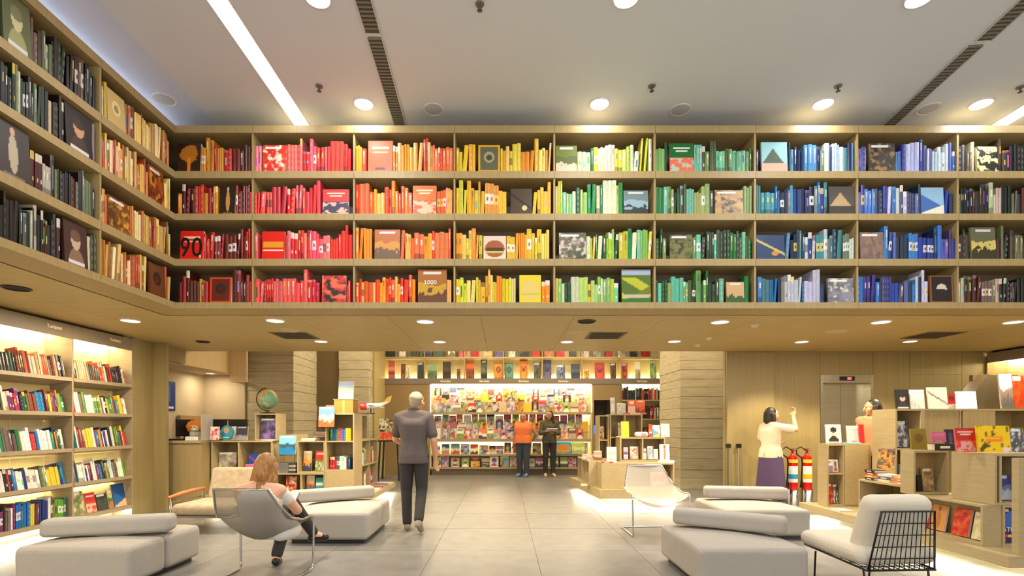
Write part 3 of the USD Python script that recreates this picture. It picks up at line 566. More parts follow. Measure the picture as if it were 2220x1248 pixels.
for y in (6.02, 6.97):
    lt = meshkit.text_mesh('Turismo' if y < 6.3 else 'Turismo', .038, .002, True); lt.apply_translation((-lt.bounds[:, 0].mean(), 0, 0))
    MB().tm(lt, tr(XB+.001, y, 2.46)@rotz(PI/2)@rotx(PI/2)).build('lettering', M_((250, 236, 200)), tb)
PB = [((236, 232, 226), 'white'), ((238, 234, 230), 'plain white'), ((234, 228, 224), 'chalk-white'), ((130, 118, 104), 'greige'), ((36, 140, 110), 'sea-green'), ((230, 226, 216), 'off-white'), ((30, 120, 90), 'teal-green'), ((206, 50, 60), 'red'), ((110, 100, 90), 'taupe'), ((40, 60, 120), 'navy-blue'), ((40, 130, 190), 'bright blue'), ((226, 150, 40), 'orange'), ((130, 60, 120), 'purple'), ((34, 34, 34), 'black'), ((224, 200, 60), 'yellow'), ((150, 70, 70), 'maroon'), ((120, 150, 60), 'leaf-green')]
PD = [((70, 64, 54), 'charcoal'), ((150, 50, 30), 'rust'), ((50, 70, 50), 'dark green'), ((40, 40, 60), 'ink-blue'), ((180, 160, 130), 'sand'), ((200, 90, 30), 'orange'), ((206, 196, 176), 'ivory'), ((120, 40, 36), 'dark red')]
r = random.Random(21)
tl = math.radians(11)
for bi, (y0, y1, where) in enumerate(((6.31, 7.26, 'far lit bay'), (5.24, 6.25, 'near lit bay'))):
    for k, z in enumerate((1.90, 1.475, 1.03, .60, .17)):
        pal = PD if k == 0 else PB
        if bi == 0 and k == 4: continue
        fill(('paperback', pal), y0+.01, y1-.01, z+.001, lambda x, y, zz: tr(XB-.03-y, x, zz-(.03+y)*math.tan(tl if zz > .2 else 0)+.0015)@rotz(PI/2)@rotx(-tl if zz > .2 else 0), r, .30, f'on the {["top", "second", "third", "fourth", "bottom"][k]} shelf, {where}', wr=(.018, .042), hr=(.20, .275), lean=0, depth=(.12, .15))
for y0, w, h, kind, cols, words in ((6.34, .2, .30, 'photo', ((120, 130, 80), (150, 150, 100), (214, 200, 160)), 'grey-green garden'), (6.56, .16, .26, 'top', ((226, 80, 60), (206, 60, 50), (240, 226, 200)), 'red and white'), (6.74, .18, .22, 'photo', ((50, 54, 50), (90, 90, 80), (60, 60, 60)), 'dark slate'), (6.93, .08, .25, 'land', ((214, 200, 130), (60, 120, 60), (190, 120, 60)), 'slim green and tan'), (7.03, .22, .32, 'corner', ((30, 80, 140), (40, 110, 170), (226, 190, 150)), 'large blue ocean')):
    put_cover('picture_book', f'{words} picture book on the bottom shelf, far lit bay', tr(XB-.05, y0+w/2, .1715)@rotz(PI/2), w, h, .02, kind, cols, r, 'picture books on the bottom shelf', tilt=11)
# far-side twin, mostly out of the frame
XQ = 8.3
qb = thing('lit_bookcase', 'side bookcase with a taupe header and glowing top shelf, at the frame edge', 'bookcase')
for y in (8.72, 7.6, 6.5): MB().box(XQ, XQ+.34, y-.012, y+.012, 0, 2.5).build('upright', wood, qb)
MB().box(XQ+.34, XQ+.36, 6.5, 8.72, 0, 2.53).build('back_panel', lit_back, qb); MB().box(XQ, XQ+.02, 6.5, 8.72, 2.385, 2.55).build('header', fascia_m, qb)
for z in (1.90, 1.475, 1.03, .60, .17): MB().box(XQ, XQ+.33, 6.5, 8.72, z-.045, z).build('shelf', wood, qb)
MB().box(XQ+.26, XQ+.30, 6.55, 8.68, 2.40, 2.415).build('led_strip', led_e, qb); MB().box(XQ+.02, XQ+.34, 6.5, 8.72, 2.535, 2.548).build('top_panel', wood, qb)
MB().box(XQ+.1, XQ+.16, 6.5, 8.72, 2.55, ZS-.001).build('shadow_gap', gapm, qb)
fill(('paperback', PD), 6.55, 8.65, 1.901, lambda x, y, zz: tr(XQ+.03+y, 15.2-x, zz)@rotz(-PI/2), r, .30, 'on the top shelf of the bookcase at the frame edge', wr=(.03, .05), hr=(.2, .28), lean=0, depth=(.12, .15)) if False else None
# ================================================================== SEATING
def ottoman(x0, x1, y0, y1, label, blocks=((0, 1),), h=.345):
    t = thing('ottoman', label, 'ottoman', tr((x0+x1)/2, (y0+y1)/2, 0))
    w, d = x1-x0, y1-y0
    for a, b in blocks:
        MB().rbox(0, -d/2+d*(a+b)/2, (h+.045)/2, w, d*(b-a)-(.012 if len(blocks) > 1 else 0), h-.045, .045, puff=.02).build('seat_block', linen, t, True)
    MB().box(-w/2+.06, w/2-.06, -d/2+.06, d/2-.06, 0, .06).build('base', black, t)
def bolster(x, y, z, length, ang, label):
    t = MB().rbox(0, 0, .075, length, .20, .15, .042).build('bolster_cushion', linen, None, True)
    xform(t, tr(x, y, z)@rotz(ang)); tag(t, label, 'cushion')
ottoman(-3.88, -2.96, 4.0, 4.97, 'pale grey ottoman of two blocks next to the lit paperback bookcase', ((0, .48), (.48, 1)))
bolster(-3.42, 4.42, .372, .97, math.radians(15), 'grey bolster lying across the two-block ottoman')
ottoman(-2.42, -1.50, 5.59, 6.70, 'pale grey ottoman behind the seated reader')
bolster(-2.14, 6.38, .376, 1.02, math.radians(33), 'grey bolster lying askew on the ottoman behind the seated reader')
ottoman(1.535, 2.405, 3.98, 4.98, 'pale grey ottoman in front of the cream sling chair and beside the wire chair')
bolster(2.04, 4.62, .376, .95, math.radians(-33), 'grey bolster on the ottoman beside the wire chair')
ottoman(2.55, 3.52, 5.80, 6.80, 'pale grey ottoman standing before the fire extinguishers')
bolster(3.10, 6.52, .376, 1.0, math.radians(-9), 'grey bolster on the ottoman before the fire extinguishers')
# lounge chair with wooden armrests
M = tr(-3.62, 6.55, 0)@rotz(math.radians(176))          # faces the camera (local front = +y)
t = thing('armchair', 'beige lounge chair with wooden armrests and thin steel legs', 'armchair', M)
MB().rbox(0, .06, .285, .80, .74, .13, .055, puff=.015).build('seat_cushion', velvet, t, True)
c = MB().rbox(0, 0, 0, .72, .15, .46, .06); c.xf(tr(0, -.30, .52)@rotx(math.radians(14))); c.build('back_cushion', velvet, t, True)
MB().box(-.40, .40, -.30, .40, .19, .215).build('seat_frame', M_((120, 112, 104)), t)
for s in (-1, 1):
    MB().tube([(s*.43, .42, .43), (s*.43, .2, .455), (s*.43, -.05, .47), (s*.43, -.25, .47)], [.018, .026, .026, .02], 10).build('armrest', teak, t, True)
    for y in (.38, -.22):
        MB().tube([(s*.43, y, .44 if y > 0 else .46), (s*.42, y, .2), (s*.40, y, 0)], .010, 8).build('leg', chrome, t)
    MB().tube([(s*.43, .38, .37), (s*.43, -.22, .37)], .008, 8).build('side_rail', chrome, t)
    MB().tube([(s*.41, -.25, .2), (s*.36, -.40, .74)], .011, 8).build('back_post', chrome, t)
# sling chairs: bent steel bar with a hanging seat (local front = +y)
def sling_chair(M, label, fabric):
    t = thing('sling_chair', label, 'chair', M)
    for s in (-1, 1):
        MB().tube([(s*.30, -.42, .012), (s*.33, .10, .012), (s*.335, .145, .03), (s*.34, .15, .07), (s*.345, .15, .44), (s*.345, .135, .49), (s*.345, .09, .505), (s*.34, -.05, .50), (s*.33, -.22, .54), (s*.27, -.33, .66), (s*.225, -.42, .80)], .0095, 10).build('frame_bar', chrome, t, True)
    MB().tube([(-.30, -.42, .012), (.30, -.42, .012)], .0095, 10).build('base_bar', chrome, t, True)
    MB().tube([(-.225, -.42, .80), (.225, -.42, .80)], .008, 8).build('top_bar', chrome, t, True)
    E = np.array([(.225, -.42, .805), (.25, -.365, .72), (.285, -.29, .61), (.33, -.2, .545), (.34, -.05, .50), (.345, .09, .50), (.345, .13, .475)])
    C = np.array([(0, -.43, .79), (0, -.40, .66), (0, -.36, .53), (0, -.28, .41), (0, -.13, .335), (0, .06, .33), (0, .22, .385)])
    from scipy.interpolate import CubicSpline
    k = np.linspace(0, 1, 7); q = np.linspace(0, 1, 33); e, cc = CubicSpline(k, E)(q), CubicSpline(k, C)(q)
    us = np.linspace(-1, 1, 33); v = []
    for u in us:
        p = abs(u)**1.7; row = e*p+cc*(1-p); row[:, 0] = e[:, 0]*u; v.append(row)
    v = np.array(v).reshape(-1, 3); f = [(i*33+j, (i+1)*33+j, (i+1)*33+j+1, i*33+j+1) for i in range(32) for j in range(32)]
    MB().add(v, f).build('sling', fabric, t, True)
    return t
sling_chair(tr(-2.075, 4.47, 0)@rotz(math.radians(-4)), 'grey net sling chair on a bent steel bar, holding the seated reader', net_g)
sling_chair(tr(1.84, 6.10, 0)@rotz(math.radians(184)), 'empty cream sling chair on a bent steel bar beside the lit display island', net_c)
# wire lounge chair (local front = +y)
t = thing('wire_chair', 'low black wire-grid lounge chair with cream cushions', 'chair', tr(2.915, 3.72, 0)@rotz(math.radians(3)))
def backp(u, v): return np.array([u*(.255-.055*v), -.06*v, .25+.44*v])
fr = [backp(-1, 0), backp(-1, 1), backp(1, 1), backp(1, 0)]
MB().tube(fr, .0085, 8, True).build('back_frame', black, t, True)
for u in np.linspace(-1, 1, 14)[1:-1]: MB().tube([backp(u, 0), backp(u, 1)], .0032, 6).build('upright_wire', black, t)
for v in np.linspace(0, 1, 6)[1:-1]: MB().tube([backp(-1, v), backp(1, v)], .0042, 6).build('cross_wire', black, t)
MB().tube([(-.26, 0, .25), (-.29, .66, .29), (.29, .66, .29), (.26, 0, .25)], .0085, 8, True).build('seat_frame', black, t, True)
for x in np.linspace(-.22, .22, 9): MB().tube([(x, 0, .25), (x*1.1, .66, .29)], .0032, 6).build('seat_wire', black, t)
for y in np.linspace(.08, .58, 6): MB().tube([(-.265, y, .252+.06*y), (.265, y, .252+.06*y)], .0032, 6).build('seat_cross_wire', black, t)
for s in (-1, 1):
    for y in (.05, .58): MB().tube([(s*.25, y, .25), (s*.24, y+(-.04 if y < .3 else .03), 0)], .008, 8).build('leg', black, t)
MB().rbox(0, .37, .345, .62, .72, .13, .06, puff=.02).build('seat_cushion', linen2, t, True)
c = MB().rbox(0, 0, 0, .50, .15, .54, .065); c.xf(tr(.0, .115, .535)@rotx(math.radians(19))); c.build('back_cushion', linen2, t, True)

# ================================================================== DISPLAY ISLANDS
def unit(t, x0, x1, y0, y1, z0, z1, op='f', shelves=(), dividers=(), th=.022, mat=None, back=None):
    mat = mat or wood_l; back = back or wood
    MB().box(x0, x1, y0, y1, z1-th, z1).build('top_panel', mat, t); MB().box(x0, x1, y0, y1, z0, z0+th).build('bottom_panel', mat, t)
    a, b = z0+th+.0005, z1-th-.0005
    if op == 'f':
        for xa in (x0, x1-th): MB().box(xa, xa+th, y0, y1, a, b).build('side_panel', mat, t)
        MB().box(x0+th, x1-th, y1-th, y1, a, b).build('back_panel', back, t)
        for z in shelves: MB().box(x0+th, x1-th, y0+.004, y1-th, z-th, z).build('shelf', mat, t)
        for x in dividers: MB().box(x-th/2, x+th/2, y0+.006, y1-th, a, b).build('divider', mat, t)
    else:
        xo, xi = (x0, x1-th) if op == 'l' else (x1-th, x0)
        for ya in (y0, y1-th): MB().box(x0, x1, ya, ya+th, a, b).build('side_panel', mat, t)
        MB().box(xi, xi+th, y0+th, y1-th, a, b).build('back_panel', back, t)
        for z in shelves: MB().box(x0+(.004 if op == 'l' else th), x1-(th if op == 'l' else .004), y0+th, y1-th, z-th, z).build('shelf', mat, t)
        for y in dividers: MB().box(x0+(.006 if op == 'l' else th), x1-(th if op == 'l' else .006), y-th/2, y+th/2, a, b).build('divider', mat, t)
def deck(t, poly, z0, z1, inset=.25):
    from shapely.geometry import Polygon
    p = Polygon(poly)
    MB().tm(trimesh.creation.extrude_polygon(p, z1-z0, engine='earcut'), tr(0, 0, z0)).build('deck', wood_l, t)
    q = p.buffer(-inset, join_style=2); MB().tm(trimesh.creation.extrude_polygon(q, z0-.001, engine='earcut')).build('plinth', lit_back, t)
    ring = p.buffer(-.06, join_style=2).exterior.coords; m = MB()
    for (xa, ya), (xb, yb) in zip(ring[:-1], ring[1:]):
        l = math.hypot(xb-xa, yb-ya); MB().box(.02, l-.02, -.012, .012, z0-.012, z0-.001).xf(tr(xa, ya, 0)@rotz(math.atan2(yb-ya, xb-xa))).build('led_strip', led_hot, t)
def rc(r):
    return r.choice([((226, 222, 214), (200, 60, 50), (60, 60, 70)), ((200, 60, 44), (236, 220, 200), (40, 36, 34)), ((60, 80, 110), (190, 200, 210), (226, 170, 60)), ((226, 190, 60), (60, 50, 44), (230, 226, 214)),
                     ((50, 46, 44), (170, 130, 90), (220, 210, 190)), ((120, 160, 150), (230, 226, 206), (200, 110, 60)), ((214, 120, 50), (246, 230, 190), (110, 60, 40)), ((190, 176, 150), (110, 96, 80), (160, 60, 50)), ((226, 214, 190), (90, 120, 160), (190, 150, 110)), ((150, 60, 90), (240, 220, 220), (60, 40, 60))])
KINDS_ = ['plain', 'land', 'port', 'photo', 'frame', 'top', 'band', 'figure', 'corner', 'flower', 'diag', 'patch']
def flat_pile(name, label, x, y, z, w, d, ths, cols, rot=0, group=None):
    zz = z
    for k, (th, c) in enumerate(zip(ths, cols)):
        m = MB().box(-w/2, w/2, -d/2, d/2, 0, .003, L(c)).box(-w/2, w/2, -d/2, d/2, th-.003, th, L(c)).box(-w/2+.003, w/2-.003, -d/2+.002, d/2-.003, .003, th-.003, PAGE).box(-w/2, w/2, -d/2-.001, -d/2+.002, .003, th-.003, L(c))
        m.box(-w*.25, w*.2, -d/2-.0022, -d/2-.001, th*.3, th*.7, L((236, 230, 214)))
        p = m.build(name, printm, None, col=True); xform(p, tr(x+.004*((k % 3)-1), y, zz+.0006)@rotz(rot+.03*((k*7 % 5)-2))); zz += th+.001
        tag(p, label if len(ths) == 1 else f'{label}, {["lowest", "second up", "third up", "fourth up", "fifth up", "sixth up"][k]}', 'book', group)
R4 = random.Random(77)
def stand_book(words, x, y, z, w, h, kind=None, cols=None, rot=0, t=.02, tilt=9, name='display_hardback', group=None, n=10):
    kind = kind or R4.choice(KINDS_); cols = cols or rc(R4)
    put_cover(name, words, tr(x, y, z+.0015+t*math.sin(math.radians(tilt)))@rotz(rot), w, h, t, kind, cols, R4, group, nx=n, ny=int(n*1.3), tilt=tilt)
def stand_px(words, p0, p1, pt, pb, Y, kind, cols, z=None, tilt=6, n=12, t=.02):
    s = F/Y; zz = Z_(pb, Y) if z is None else z
    stand_book(words, ((p0+p1)/2-CX)/s, Y, zz, (p1-p0)/s, (pb-pt)/s, kind, cols, tilt=tilt, n=n, t=t)
# ---- island on the service-counter side
t = thing('display_island', 'stepped oak display island with globe, toy aeroplane and cubbies near the service counter', 'display unit')
deck(t, [(-4.795, 8.14), (-2.12, 8.14), (-2.12, 9.95), (-4.795, 9.95)], .12, .20)
ZA = 1.06
unit(t, -4.785, -3.785, 8.3, 8.8, .201, ZA, 'f', (.555,), (-4.34,))
unit(t, -4.13, -3.765, 8.42, 8.78, ZA+.001, 1.51, 'f')
unit(t, -3.783, -2.925, 8.3, 8.8, .201, .53, 'f', (), (-3.32,))
unit(t, -3.38, -2.925, 8.3, 8.75, .531, ZA, 'f')
MB().box(-3.783, -3.382, 8.76, 8.782, .532, ZA+.1).build('picture_panel', wood_l, t)
unit(t, -2.92, -2.445, 8.3, 8.75, .201, 1.51, 'f', (1.06, .585))
MB().box(-2.897, -2.468, 8.302, 8.31, .224, .562).build('front_panel', wood_l, t)
unit(t, -2.90, -2.445, 8.752, 9.85, .201, ZA, 'r', (.62,), (9.3,))
unit(t, -2.90, -2.445, 8.752, 9.10, ZA+.001, 1.50, 'r')
# globe
t = thing('globe', 'green and orange terrestrial globe on a dark stand', 'globe', tr(-3.99, 8.58, 1.5115))
gz = .245; gv = trimesh.creation.icosphere(4, .165); n = meshkit.fbm(gv.vertices*9+5, 4, 3)
gc = np.where((n > .56)[:, None], np.array(L((206, 150, 80))), np.where((n > .52)[:, None], np.array(L((190, 190, 130))), np.array(L((120, 160, 132)))))
MB().add(gv.vertices+(0, 0, gz), gv.faces, gc).build('sphere', printm, t, False, col=True)
MB().tube([(.19*math.sin(a)*-1, 0, gz+.19*math.cos(a)) for a in np.linspace(.15, PI+.15, 20)], .008, 8).build('meridian_arm', black, t, True)
MB().lathe([(0, 0), (.12, 0), (.125, .012), (.06, .022), (.02, .03), (.016, .062), (0, .064)], 24).build('stand', M_((50, 30, 26), .4), t, 40)
# things on and in the island
s_ = F/8.3
stand_px('large pale picture book on the upper cardboard box by the toy aeroplane', 733, 766, 822, 860, 8.5, 'land', ((190, 210, 236), (226, 210, 190), (214, 216, 190)), z=1.755)
x0, x1 = X_(728, 8.5), X_(769, 8.5)
t = thing('cardboard_box', 'brown cardboard box on top of the display tower', 'box', tr((x0+x1)/2, 8.55, 1.511))
MB().box(-(x1-x0)/2, (x1-x0)/2, -.14, .14, 0, .225, b=.002).build('carton', M_((176, 130, 60), .8), t); MB().box(-(x1-x0)/2-.012, (x1-x0)/2+.012, -.15, .15, .226, .242, b=.002).build('lid', M_((206, 170, 104), .8), t); MB().box(-.02, .02, -.1415, -.1405, .0, .22).build('tape', M_((196, 156, 90), .4), t)
stand_px('sky-blue and orange picture book on the ledge beside the display tower', 690, 724, 881, 925, 8.215, 'land', ((120, 160, 230), (226, 200, 190), (226, 110, 60)), z=1.285)
MB().box(-.08, .08, -.03, .06, 0, .006).box(-.02, .02, -.02, -.01, .006, .22).box(-.02, .02, -.16, -.01, .215, .222).box(-.02, .19, -.16, -.075, .215, .222).build('book_stand', acrylic); xform(stage.GetPrimAtPath('/World/book_stand'), tr(-3.02, 8.36, 1.0615)); tag(stage.GetPrimAtPath('/World/book_stand'), 'clear acrylic stand under the sky-blue picture book', 'book stand')
t = thing('toy_aeroplane', 'white toy aeroplane with red engine cowl and yellow tail on the display tower', 'toy', tr(X_(810, 8.6), 8.62, 1.512)@rotz(math.radians(12)))
MB().tube([(-.20, 0, .12), (-.16, 0, .125), (-.05, 0, .13), (.1, 0, .15), (.24, 0, .20)], [.03, .05, .05, .035, .015], 12).build('fuselage', white_p, t, True)
MB().tube([(-.235, 0, .118), (-.215, 0, .12), (-.12, 0, .125)], [.03, .060, .060], 12).build('engine_cowl', M_((206, 30, 24), .35), t, True)
MB().box(-.10, .0, -.26, .26, .135, .145, b=.004).build('wing', white_p, t); MB().box(.10, .17, -.18, .18, .05, .058, b=.003).xf(tr(0, 0, .05)).build('lower_wing', white_p, t)
MB().add([(.14, -.006, .17), (.27, -.006, .2), (.30, -.006, .31), (.22, -.006, .28), (.14, .006, .17), (.27, .006, .2), (.30, .006, .31), (.22, .006, .28)], [(0, 1, 2, 3), (7, 6, 5, 4), (0, 4, 5, 1), (1, 5, 6, 2), (2, 6, 7, 3), (3, 7, 4, 0)]).build('tail_fin', M_((226, 180, 30), .4), t)
MB().tube([(-.05, 0, .0), (-.05, 0, .10)], .012, 8).lathe([(0, 0), (.07, 0), (.07, .008), (0, .008)], 16, tr(-.05, 0, 0)).build('support', black, t)
stand_px('dark photo book of a stage concert in the globe cubby', 564, 601, 903, 948, 8.52, 'photo', ((50, 44, 70), (110, 90, 130), (150, 120, 190)), z=ZA+.023)
stand_px('pale photo book of a street scene in the cubby behind the armchair', 473, 511, 978, 1018, 8.44, 'photo', ((190, 180, 160), (120, 110, 100), (226, 216, 200)), z=.556)
stand_px('blue paperback with red swirl in the second cubby', 538, 560, 972, 1000, 8.5, 'diag', ((30, 90, 190), (214, 60, 60), (236, 190, 190)), z=.62)
stand_px('pink small box in the second cubby', 531, 549, 1004, 1018, 8.4, 'plain', ((240, 90, 160), (240, 120, 180), (246, 200, 220)), z=.556, tilt=0, t=.08)
stand_px('bright blue island picture book facing out above the grey boxed set', 604, 640, 944, 985, 8.25, 'land', ((140, 206, 230), (60, 100, 120), (30, 140, 200)), z=.836)
MB().box(-.12, .12, -.36, -.005, .292, .300).box(-.02, .02, -.02, -.005, .0, .4).box(-.1, .1, -.02, .06, 0, .006).build('book_stand', acrylic); p = stage.GetPrimAtPath('/World/book_stand_001'); xform(p, tr(X_(622, 8.25), 8.60, .5315)); tag(p, 'clear acrylic stand under the blue island picture book', 'book stand')
x0, x1 = X_(604, 8.45), X_(645, 8.45)
t = thing('boxed_set', 'grey boxed set of books with striped end, below the blue island picture book', 'box', tr((x0+x1)/2+.01, 8.42, .5315))
MB().box(-.16, .04, -.08, .08, 0, .165, b=.002).build('slipcase', M_((120, 116, 112)), t)
for k in range(5): MB().box(.045, .16, -.08, .08, .005+.032*k, .033+.032*k).build('volume', M_([(60, 58, 58), (170, 164, 156), (90, 86, 84), (186, 180, 170), (70, 66, 66)][k]), t)
for p0, p1, pt, kk, cols, w in ((657, 675, 975, 'land', ((226, 200, 150), (236, 160, 40), (60, 60, 90)), 'orange and navy'), (683, 704, 975, 'top', ((110, 150, 60), (226, 60, 40), (240, 230, 210)), 'red-topped')):
    stand_px(f'{w} paperback standing in the cubby beside the tower', p0, p1, pt, 1018, 8.42, kk, cols, z=.554)
for p0, p1, pt, kk, cols, w in ((619, 642, 1043, 'flower', ((226, 120, 70), (150, 40, 40), (240, 220, 190)), 'red and cream patterned'), (664, 681, 1041, 'land', ((226, 206, 170), (226, 150, 60), (120, 100, 140)), 'cream and orange'), (684, 700, 1046, 'band', ((60, 170, 170), (240, 240, 230), (30, 110, 130)), 'turquoise')):
    stand_px(f'{w} paperback in the lowest cubby behind the ottoman', p0, p1, pt, 1074, 8.42, kk, cols, z=.224)
TB = [((226, 190, 40), 'yellow'), ((40, 150, 90), 'green'), ((226, 70, 110), 'pink'), ((70, 110, 190), 'blue'), ((226, 130, 40), 'orange')]
fill(('gift_book', TB), X_(716, 8.4), X_(764, 8.4), 1.061, lambda x, y, z: tr(x, 8.38, z), R4, .22, 'in the upper tower cubby', wr=(.035, .05), hr=(.19, .21), lean=0)
TB2 = [((190, 60, 60), 'red'), ((30, 120, 110), 'teal'), ((50, 80, 140), 'blue'), ((226, 222, 210), 'white'), ((160, 90, 40), 'brown')]
fill(('gift_book', TB2), X_(716, 8.4), X_(764, 8.4), .586, lambda x, y, z: tr(x, 8.38, z), R4, .24, 'in the lower tower cubby', wr=(.03, .045), hr=(.19, .22), lean=0)
TB3 = [((220, 206, 170), 'cream'), ((190, 80, 50), 'rust'), ((90, 90, 110), 'grey-blue'), ((150, 130, 160), 'mauve'), ((230, 226, 216), 'white'), ((110, 140, 80), 'green')]
for y0, y1, w in ((8.79, 9.28, 'near'), (9.32, 9.80, 'far')):
    for z, lv in ((.621, 'upper'), (.224, 'lower')):
        fill(('gift_book', TB3), y0, y1-.12, z, lambda x, y, zz: tr(-2.47-y, x, zz)@rotz(PI/2), R4, .3, f'in the {w} {lv} side cubby of the tower', wr=(.02, .045), hr=(.2, .3), lean=.1)
for k, (x, y, c, w) in enumerate(((-2.29, 8.75, (226, 222, 214), 'white'), (-2.28, 9.1, (190, 60, 60), 'red'), (-2.29, 9.45, (80, 110, 160), 'blue'), (-2.28, 9.75, (226, 200, 190), 'pale pink'))):
    flat_pile('flat_book', f'{w} book lying on the deck beside the walking man', x, y, .2005, .2, .27, (.02,), (c,), PI/2)
flat_pile('flat_book', 'book lying on the island top by the globe cubby', X_(585, 8.36), 8.36, ZA, .22, .1, (.012, .01), ((230, 226, 216), (214, 206, 190)), 0)
flat_pile('flat_book', 'white book lying on the low cubby beside the tower', X_(668, 8.36), 8.48, ZA, .24, .2, (.02, .016), ((236, 232, 222), (226, 216, 200)), 0)
stand_px('small wooden framed plaque lying by the tower', 678, 705, 935, 948, 8.6, 'plain', ((110, 92, 80), (150, 130, 110), (90, 70, 60)), z=ZA+.04, tilt=40)
stand_px('rosy picture book behind the sky-blue picture book', 706, 728, 866, 884, 8.62, 'plain', ((190, 140, 120), (206, 160, 140), (170, 120, 100)), z=1.512, tilt=4)
# small black table with comics beyond the tower
t = thing('side_table', 'black metal table carrying comics behind the walking man', 'table', tr(-2.72, 12.2, 0))
MB().box(-.3, .3, -.25, .25, .93, .96, b=.004).build('table_top', black, t)
for sx in (-1, 1):
    for sy in (-1, 1): MB().tube([(sx*.2, sy*.18, .93), (sx*.25, sy*.22, 0)], .022, 8).build('leg', black, t)
for px0, px1, pt, w, c in ((822, 842, 903, 'black and cream', ((40, 40, 60), (226, 216, 160), (226, 226, 200))), (843, 862, 905, 'dark violet', ((50, 44, 60), (226, 200, 120), (150, 60, 60)))):
    stand_px(f'{w} comic standing on the black table', px0, px1, pt, 932, 12.205, 'flower', c, z=1.1475)
stand_px('red comic lying against the black table display', 824, 850, 934, 952, 12.0, 'flower', ((226, 60, 50), (240, 170, 60), (220, 90, 90)), z=.962)
MB().box(-.24, .24, -.05, .12, 0, .185).build('riser', black, None); p = stage.GetPrimAtPath('/World/riser'); xform(p, tr(-2.72, 12.25, .961)); tag(p, 'black riser under the comics on the black table', 'display riser')
t = thing('figurine', 'orange-haired grey figurine standing behind the comics', 'figurine', tr(X_(853, 12.3), 12.31, 1.1475))
MB().lathe([(0, 0), (.05, 0), (.06, .08), (.05, .15), (.04, .19), (0, .2)], 16).build('body', M_((150, 146, 140)), t, 40); MB().lathe([(0, .17), (.05, .18), (.06, .23), (.04, .28), (0, .29)], 16).build('hair', M_((206, 130, 50)), t, 40)

# ---- island before the concrete column
t = thing('display_island', 'stepped oak display island with glowing plinth before the concrete column', 'display unit')
deck(t, [(1.353, 10.45), (1.59, 8.37), (2.9, 8.37), (2.9, 10.45)], .10, .25)
unit(t, 1.64, 2.86, 8.5, 8.95, .251, .68, 'f', (), (2.06,))
MB().box(1.642, 2.06, 8.496, 8.504, .253, .678).build('front_panel', wood_l, t)
unit(t, 1.50, 1.98, 8.952, 10.3, .251, .68, 'l', (), (9.4, 9.85))
unit(t, 2.06, 2.86, 8.97, 9.35, .681, 1.10, 'f', (), (2.46,))
unit(t, 1.96, 2.56, 9.37, 9.75, .681, 1.52, 'f', (1.10,), (2.24,))
unit(t, 1.76, 1.95, 9.4, 9.75, .681, 1.50, 'f', (1.05,))
def row_px(lst, Y, pb, z, w):
    for p0, p1, pt, kind, cols, nm in lst: stand_px(f'{nm}, {w}', p0, p1, pt, pb, Y, kind, cols, z=z, n=10)
row_px([(1316, 1337, 968, 'bun', ((246, 244, 240), (226, 190, 170), (246, 240, 230)), 'white book with a pink emblem')], 8.62, 1001, .681, 'on the low counter of the lit island')
row_px([(1262, 1284, 975, 'photo', ((190, 160, 140), (150, 110, 90), (226, 206, 190)), 'brown photo book'), (1287, 1305, 968, 'land', ((214, 150, 120), (190, 170, 150), (120, 90, 80)), 'peach photo book')], 9.2, 988, .681, 'on the island side counter')
flat_pile('flat_book', 'pink book lying on the side counter of the lit island', 1.72, 10.0, .681, .3, .24, (.02, .03), ((200, 150, 130), (190, 160, 150)), PI/2)
flat_pile('flat_book', 'red book lying before the white book on the lit island', X_(1316, 8.55), 8.56, .681, .2, .08, (.018,), ((214, 60, 60),), 0)
row_px([(1352, 1362, 972, 'band', ((190, 170, 190), (120, 90, 120), (230, 220, 230)), 'slim mauve book'), (1366, 1384, 970, 'photo', ((190, 150, 130), (226, 206, 190), (140, 90, 80)), 'pale brown book'), (1395, 1402, 973, 'top', ((226, 226, 222), (150, 150, 146), (240, 240, 236)), 'slim white book'), (1404, 1417, 969, 'photo', ((170, 176, 186), (206, 210, 214), (130, 136, 150)), 'grey-blue book'), (1418, 1427, 976, 'plain', ((236, 234, 228), (200, 196, 190), (180, 170, 160)), 'small white book')], 9.02, 998, .704, 'inside the middle cubby of the lit island')
row_px([(1431, 1452, 962, 'figure', ((240, 234, 222), (220, 140, 80), (206, 80, 50)), 'white book with an orange figure')], 8.72, 1000, .682, 'at the counter end of the lit island')
flat_pile('flat_book', 'white book at the counter end of the lit island', X_(1444, 8.6), 8.6, .681, .26, .1, (.02, .018), ((240, 238, 232), (236, 226, 214)), 0)
row_px([(1347, 1364, 912, 'plain', ((240, 214, 20), (236, 226, 90), (226, 190, 30)), 'bright yellow book'), (1415, 1431, 920, 'corner', ((206, 220, 230), (120, 170, 200), (226, 200, 110)), 'pale blue book'), (1433, 1452, 917, 'plain', ((240, 236, 222), (226, 216, 196), (200, 170, 130)), 'cream book'), (1407, 1414, 918, 'band', ((206, 80, 40), (226, 120, 60), (240, 230, 220)), 'slim rust book')], 9.05, 946, 1.101, 'on the middle step of the lit island')
flat_pile('flat_book', 'yellow book lying under the bright yellow book', X_(1352, 9.02), 9.1, 1.101, .22, .1, (.016,), ((226, 200, 60),), 0)
t = thing('gift_cushion', 'small pink and white heart cushion on the middle step of the lit island', 'cushion', tr(X_(1391, 9.1), 9.12, 1.102))
MB().rbox(0, 0, .05, .24, .14, .09, .04).build('cushion', M_((236, 206, 210), .9), t, True); MB().rbox(.03, -.065, .05, .08, .03, .05, .012).build('patch', M_((226, 150, 160), .9), t, True)
